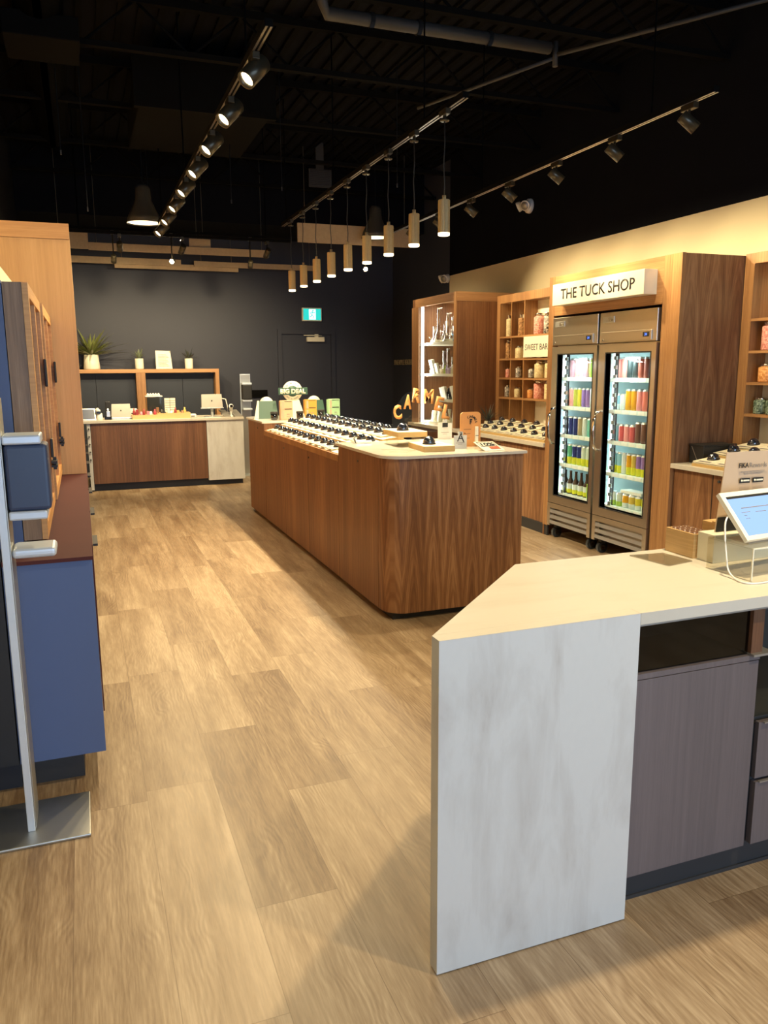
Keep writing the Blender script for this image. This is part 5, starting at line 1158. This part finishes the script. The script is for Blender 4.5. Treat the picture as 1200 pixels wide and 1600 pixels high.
b = MB(); b.box(4.085, 4.099, G0 - .02, G0 + .035, .8715, 2.434); b.build('front_stile', 'walnut_stile', t)
b = MB(); b.box(4.085, 4.099, 9.52, G1, .8715, 2.334); b.build('front_stile', 'walnut_stile', t)
b = MB(); b.box(4.10, 4.106, G0 + .035, G1 - .085, .90, 2.33); b.build('glass_door', 'clear_glass', t)
b = MB(); b.box(4.108, 4.118, 9.42, 9.49, .88, 2.33); b.build('led_strip', 'led_strip', t)
b = MB(); b.cyl((4.098, 9.62, 2.16), (4.103, 9.62, 2.16), .012, 12); b.box(4.11, 4.12, G0 + .0005, G0 + .012, 2.13, 2.22); b.build('hinge', 'matte_black', t)
for (z, y1) in ((1.885, G1 - .085), (1.502, G1 - .085), (1.195, 9.05), (.905, G1 - .085)):
    b = MB(); b.box(4.14, XR - .031, G0 + .001, y1, z - .032, z); b.build('shelf', 'pot_white', t)
light('AREA', 'case_light', (4.13, 9.38, 1.6), (.6, -.75, 0), 9, (1, .93, .80), sx=.03, sy=1.4, parent=t)
light('AREA', 'case_light', (4.45, 9.0, 2.38), (0, 0, -1), 6, (1, .90, .74), sx=.5, sy=.8, parent=t)
def bong(x, y, z, h, r, style, lab):
    t = thing('glass_water_pipe', lab, 'glassware', (x, y, z + .0005), 'glassware in the lit case')
    tr = r * .42
    if style == 0: pr = [(0, 0), (r, 0), (r * 1.02, .01), (tr * 1.1, h * .34), (tr, h * .36), (tr, h * .97), (tr * 1.25, h), (tr * 1.1, h), (tr * .85, h * .96)]
    elif style == 1: pr = [(0, 0), (r * .8, 0), (r * .8, .012), (tr * 1.2, .02), (tr * 1.2, h * .5), (tr * 1.4, h * .52), (tr * 1.2, h * .54), (tr * 1.1, h * .97), (tr * 1.4, h), (tr, h)]
    else: pr = [(0, 0), (r * .7, 0), (r, h * .18), (r * .7, h * .38), (tr, h * .45), (tr, h), (tr * .9, h)]
    b = MB(); b.lathe(pr, (x, y, z + .0005), 18); b.build('body', 'pipe_glass' if style != 3 else 'blue_glass', t)
    b = MB(); b.tube([(x - r * .5, y, z + h * .16), (x - r * 1.0, y - .01, z + h * .30), (x - r * 1.15, y - .015, z + h * .38)], [.007, .007, .013], 8); b.build('bowl_stem', 'pipe_glass', t)
    b = MB(); b.lathe([(r * .5, .001), (r * .9, .001), (r * .86, .03), (r * .5, .03)], (x, y, z + .001), 18); b.build('frosted_base', 'pot_white', t)
    return t
for i, (y, h, r, s_, x) in enumerate(((9.36, .20, .065, 0, 4.24), (9.18, .42, .07, 0, 4.22), (9.20, .32, .055, 1, 4.42), (9.04, .25, .055, 2, 4.24), (8.90, .34, .075, 0, 4.22), (8.78, .18, .04, 2, 4.21), (9.0, .30, .05, 0, 4.5))):
    bong(x, y, 1.885, h, r, s_, 'clear glass pipe on the top shelf of the lit case, %s from the left' % ORD[i])
o = bong(4.215, 8.68, 1.885, .21, .05, 1, 'light blue glass pipe on the top shelf of the lit case'); 
for c in o.children: c.data.materials.clear(); c.data.materials.append(MATS['blue_glass'])
for i, (y, h, r, s_, x) in enumerate(((9.33, .28, .05, 1, 4.36), (9.17, .31, .045, 0, 4.34), (8.84, .30, .055, 0, 4.30), (8.95, .20, .045, 2, 4.30))):
    bong(x, y, 1.502, h, r, s_, 'clear glass pipe on the middle shelf of the lit case, %s from the left' % ORD[i])
def small(kind, x, y, z, lab, mat, s=1.0):
    t = None; b = MB()
    if kind == 'box': b.M = Matrix.Translation((x, y, z + .001)) @ Matrix.Rotation(R(-14), 4, 'Y'); b.box(-.012 * s, .012 * s, -.03 * s, .03 * s, 0, .11 * s, .002); n_ = 'boxed_item'; c = 'box'
    elif kind == 'tin': b.lathe([(0, 0), (.022 * s, 0), (.022 * s, .045 * s), (0, .045 * s)], (x, y, z + .0005), 16); n_ = 'small_tin'; c = 'tin'
    elif kind == 'grinder':
        b.lathe([(0, 0), (.05 * s, 0), (.05 * s, .02), (.038 * s, .022), (.03 * s, .02), (0, .02)], (x, y, z + .051 * s), 24, (-1, .2, 0)); n_ = 'round_grinder'; c = 'grinder'
    else: b.lathe([(0, 0), (.016 * s, 0), (.018 * s, .05 * s), (.007 * s, .06 * s), (.007 * s, .085 * s), (0, .085 * s)], (x, y, z + .0005), 14); n_ = 'small_bottle'; c = 'bottle'
    o = b.build(n_, mat); tag(o, lab, c, 'small goods in the lit case'); return o
small('grinder', 4.24, 9.40, 1.502, 'round black grinder at the left of the middle shelf of the lit case', 'gloss_black', 1.1)
o = small('tin', 4.24, 9.47, 1.502, 'small white tin beside the round black grinder', 'pot_white')
for i, (y, m, k_, s_) in enumerate(((9.24, 'pot_white', 'box', 1.6), (9.10, 'pot_white', 'box', 1.2), (9.0, 'pot_white', 'bottle', 1.1), (8.94, 'cream_sweets', 'tin', 1.3), (8.87, 'lime', 'bottle', 1.2), (8.80, 'lav', 'bottle', 1.2), (8.70, 'lav', 'tin', 1.5), (8.62, 'pot_white', 'bottle', 1.3), (8.54, 'pot_white', 'box', .9))):
    m_ = solid((.5, .62, .12)) if m == 'lime' else solid((.5, .38, .55)) if m == 'lav' else m
    small(k_, 4.20, 8.68 + (y - 8.54) * .86, 1.502, '%s %s on the middle shelf of the lit case, %s from the left' % ({'lime': 'lime', 'lav': 'lavender', 'pot_white': 'white', 'cream_sweets': 'cream'}[m], {'box': 'leaning box', 'bottle': 'mini bottle', 'tin': 'tin'}[k_], ORD[i]), m_, s_)
for i, (y, m, k_, s_) in enumerate(((8.98, 'pot_white', 'box', 1.3), (8.88, 'pot_white', 'box', 1.4), (8.80, 'gloss_black', 'bottle', 1.6), (8.72, 'gloss_black', 'tin', 1.4), (8.64, 'gloss_black', 'bottle', 1.1), (8.56, 'pot_white', 'box', 1.5))):
    small(k_, 4.21, 8.69 + (y - 8.56) * .78, 1.195, '%s %s on the short shelf of the lit case, %s from the left' % ('white' if m == 'pot_white' else 'black', {'box': 'leaning box', 'bottle': 'mini bottle', 'tin': 'tin'}[k_], ORD[i]), m, s_)
t = thing('figurine', 'black abstract figurine at the lower left of the lit case', 'figurine', (4.3, 9.42, .905))
b = MB(); b.tube([(4.3, 9.44, .906), (4.3, 9.46, .98), (4.3, 9.42, 1.04), (4.3, 9.38, 1.10)], [.012, .02, .03, .008], 8); b.tube([(4.3, 9.42, 1.04), (4.3, 9.34, 1.02), (4.3, 9.30, .906)], [.02, .012, .008], 8); b.build('body', 'gloss_black', t)
b = MB(); b.tube([(4.3, 9.42, 1.05), (4.3, 9.34, 1.10), (4.3, 9.30, 1.14)], [.012, .008, .004], 8); b.build('raised_arm', 'gloss_black', t)
for i, (y, h, k_) in enumerate(((9.30, .13, 1), (9.20, .17, 0), (9.10, .22, 1), (9.0, .16, 2), (8.90, .12, 1), (8.72, .17, 0), (8.60, .19, 1), (8.53, .14, 2))):
    b = MB()
    if k_ == 0: b.lathe([(0, 0), (.035, 0), (.03, h * .2), (.012, h * .5), (.022, h), (0, h)], (4.20, 8.66 + (y - 8.53) * .85, .9055), 14)
    elif k_ == 1: b.M = Matrix.Translation((4.20, 8.66 + (y - 8.53) * .85, .906)) @ Matrix.Rotation(R(12), 4, 'X'); b.box(-.015, .015, -.022, .022, 0, h, .003)
    else: b.lathe([(0, 0), (.03, 0), (.04, h * .4), (.02, h * .8), (.024, h), (0, h)], (4.20, 8.66 + (y - 8.53) * .85, .9055), 14)
    tag(b.build('glass_piece', 'pot_white'), 'white glass piece on the floor of the lit case, %s from the left' % ORD[i], 'glassware', 'white pieces at the bottom of the lit case')

# ================================================================== RIGHT SHELF AND COUNTER
t = thing('right_counter_cabinet', 'walnut base cabinet with a pale top at the right edge, beyond the tablet', 'cabinet', (4.5, 4.0, 0))
b = MB(); b.box(4.085, XR - .005, 3.2, 4.695, .10, .835); b.build('body', 'walnut_flame_wide', t)
b = MB(); b.box(4.045, XR - .005, 3.2, 4.695, .836, .87, .002); b.build('worktop', 'white_laminate_top', t)
b = MB(); b.box(4.12, 4.2, 3.2, 4.69, 0, .098); b.build('toe_kick', 'toe_black', t)
b = MB(); b.box(4.082, 4.0845, 4.30, 4.305, .1, .83); b.build('door_gap', 'ink', t)
b = MB(); b.cyl((4.075, 4.24, .79), (4.0845, 4.24, .79), .010, 12); b.build('lock', 'matte_black', t)
t = thing('right_grid_shelf', 'walnut wall shelf with compartments at the right edge of the photo', 'shelf', (4.8, 4.0, .87))
b = MB(); b.box(GX, XR - .005, 4.605, 4.694, .871, 2.38); b.box(GX, XR - .005, 3.3, 4.605, 2.305, 2.38); b.build('frame', 'walnut_stile', t)
b = MB(); b.box(4.785, 4.80, 3.3, 4.604, .871, 2.304); b.build('white_back_panel', 'pot_white', t)
for z in (1.917, 1.687, 1.458, 1.225):
    b = MB(); b.box(GX + .001, 4.784, 3.3, 4.604, z - .020, z); b.build('shelf_board', 'walnut_edge', t)
for y in (4.25,):
    b = MB(); b.box(GX + .003, 4.784, y - .009, y + .009, .871, 2.304); b.build('divider', 'walnut_stile', t)
for (y, z, r, h, m, l) in ((4.50, 1.687, .055, .21, 'pink_sweets', 'jar of pink sweets on the right-edge wall shelf, second row'), (4.50, 1.458, .06, .13, 'orange_sweets', 'short jar of orange sweets on the right-edge wall shelf, third row'), (4.535, 1.225, .05, .12, 'dark_green_sweets', 'jar of dark green sweets on the right-edge wall shelf, fourth row'), (4.42, 1.225, .05, .12, 'dark_green_sweets', 'second jar of dark green sweets, nearer the photo edge, fourth row')):
    sweet_jar(4.705, y, z + .0005, r, h, m, l, group='sweet jars on the right-edge shelf')
t = thing('scoop_board', 'white board with a dark oval slot in the right-edge wall shelf', 'board', (4.8, 4.4, .9))
b = MB(); b.box(4.765, 4.783, 4.27, 4.53, .90, 1.195, .002); b.build('board', 'pot_white', t)
b = MB(); b.M = Matrix.Translation((4.7645, 4.42, 1.06)) @ Matrix.Scale(2.0, 4, (0, 0, 1)); b.lathe([(0, 0), (.04, 0), (.04, .002), (0, .002)], (0, 0, 0), 24, (-1, 0, 0)); b.build('slot', 'tan_card', t)
t = thing('black_box', 'black open-topped box on the counter beside the cooler housing', 'box', (4.35, 4.6, .87))
b = MB(); b.box(4.20, 4.50, 4.535, 4.68, .8705, 1.0, .003); b.build('body', 'matte_black', t)
b = MB(); b.box(4.195, 4.505, 4.53, 4.685, 1.0, 1.012, .003); b.build('lid', 'matte_black', t)
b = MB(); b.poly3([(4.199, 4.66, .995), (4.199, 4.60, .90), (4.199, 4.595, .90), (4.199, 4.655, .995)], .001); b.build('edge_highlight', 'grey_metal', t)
pk = jar_proto(.040, .165, .185, R(-8), 'black dome jars on the right-edge counter'); first = True
for (x0, x1, z0, z1, ys, nm) in ((4.08, 4.25, .893, .910, (4.415, 4.225, 4.035), 'front'), (4.26, 4.43, .945, .962, (4.415, 4.225, 4.035), 'middle'), (4.44, 4.61, .985, 1.002, (4.415, 4.225, 4.035), 'rear')):
    wedge('sloped_display_tray', x0, x1, 3.6, 4.515, .8705, z0, z1, 'cream display tray on the right-edge counter, %s step' % nm, 'stepped trays at the right edge')
    for i, y in enumerate(ys):
        o = pk if first else dup(pk, (0, 0, 0)); first = False
        o.location = ((x0 + x1) / 2, y, (z0 + z1) / 2 + .009); o['label'] = 'black dome jar on the right-edge counter, %s row, %s from the black box' % (nm, ORD[i])
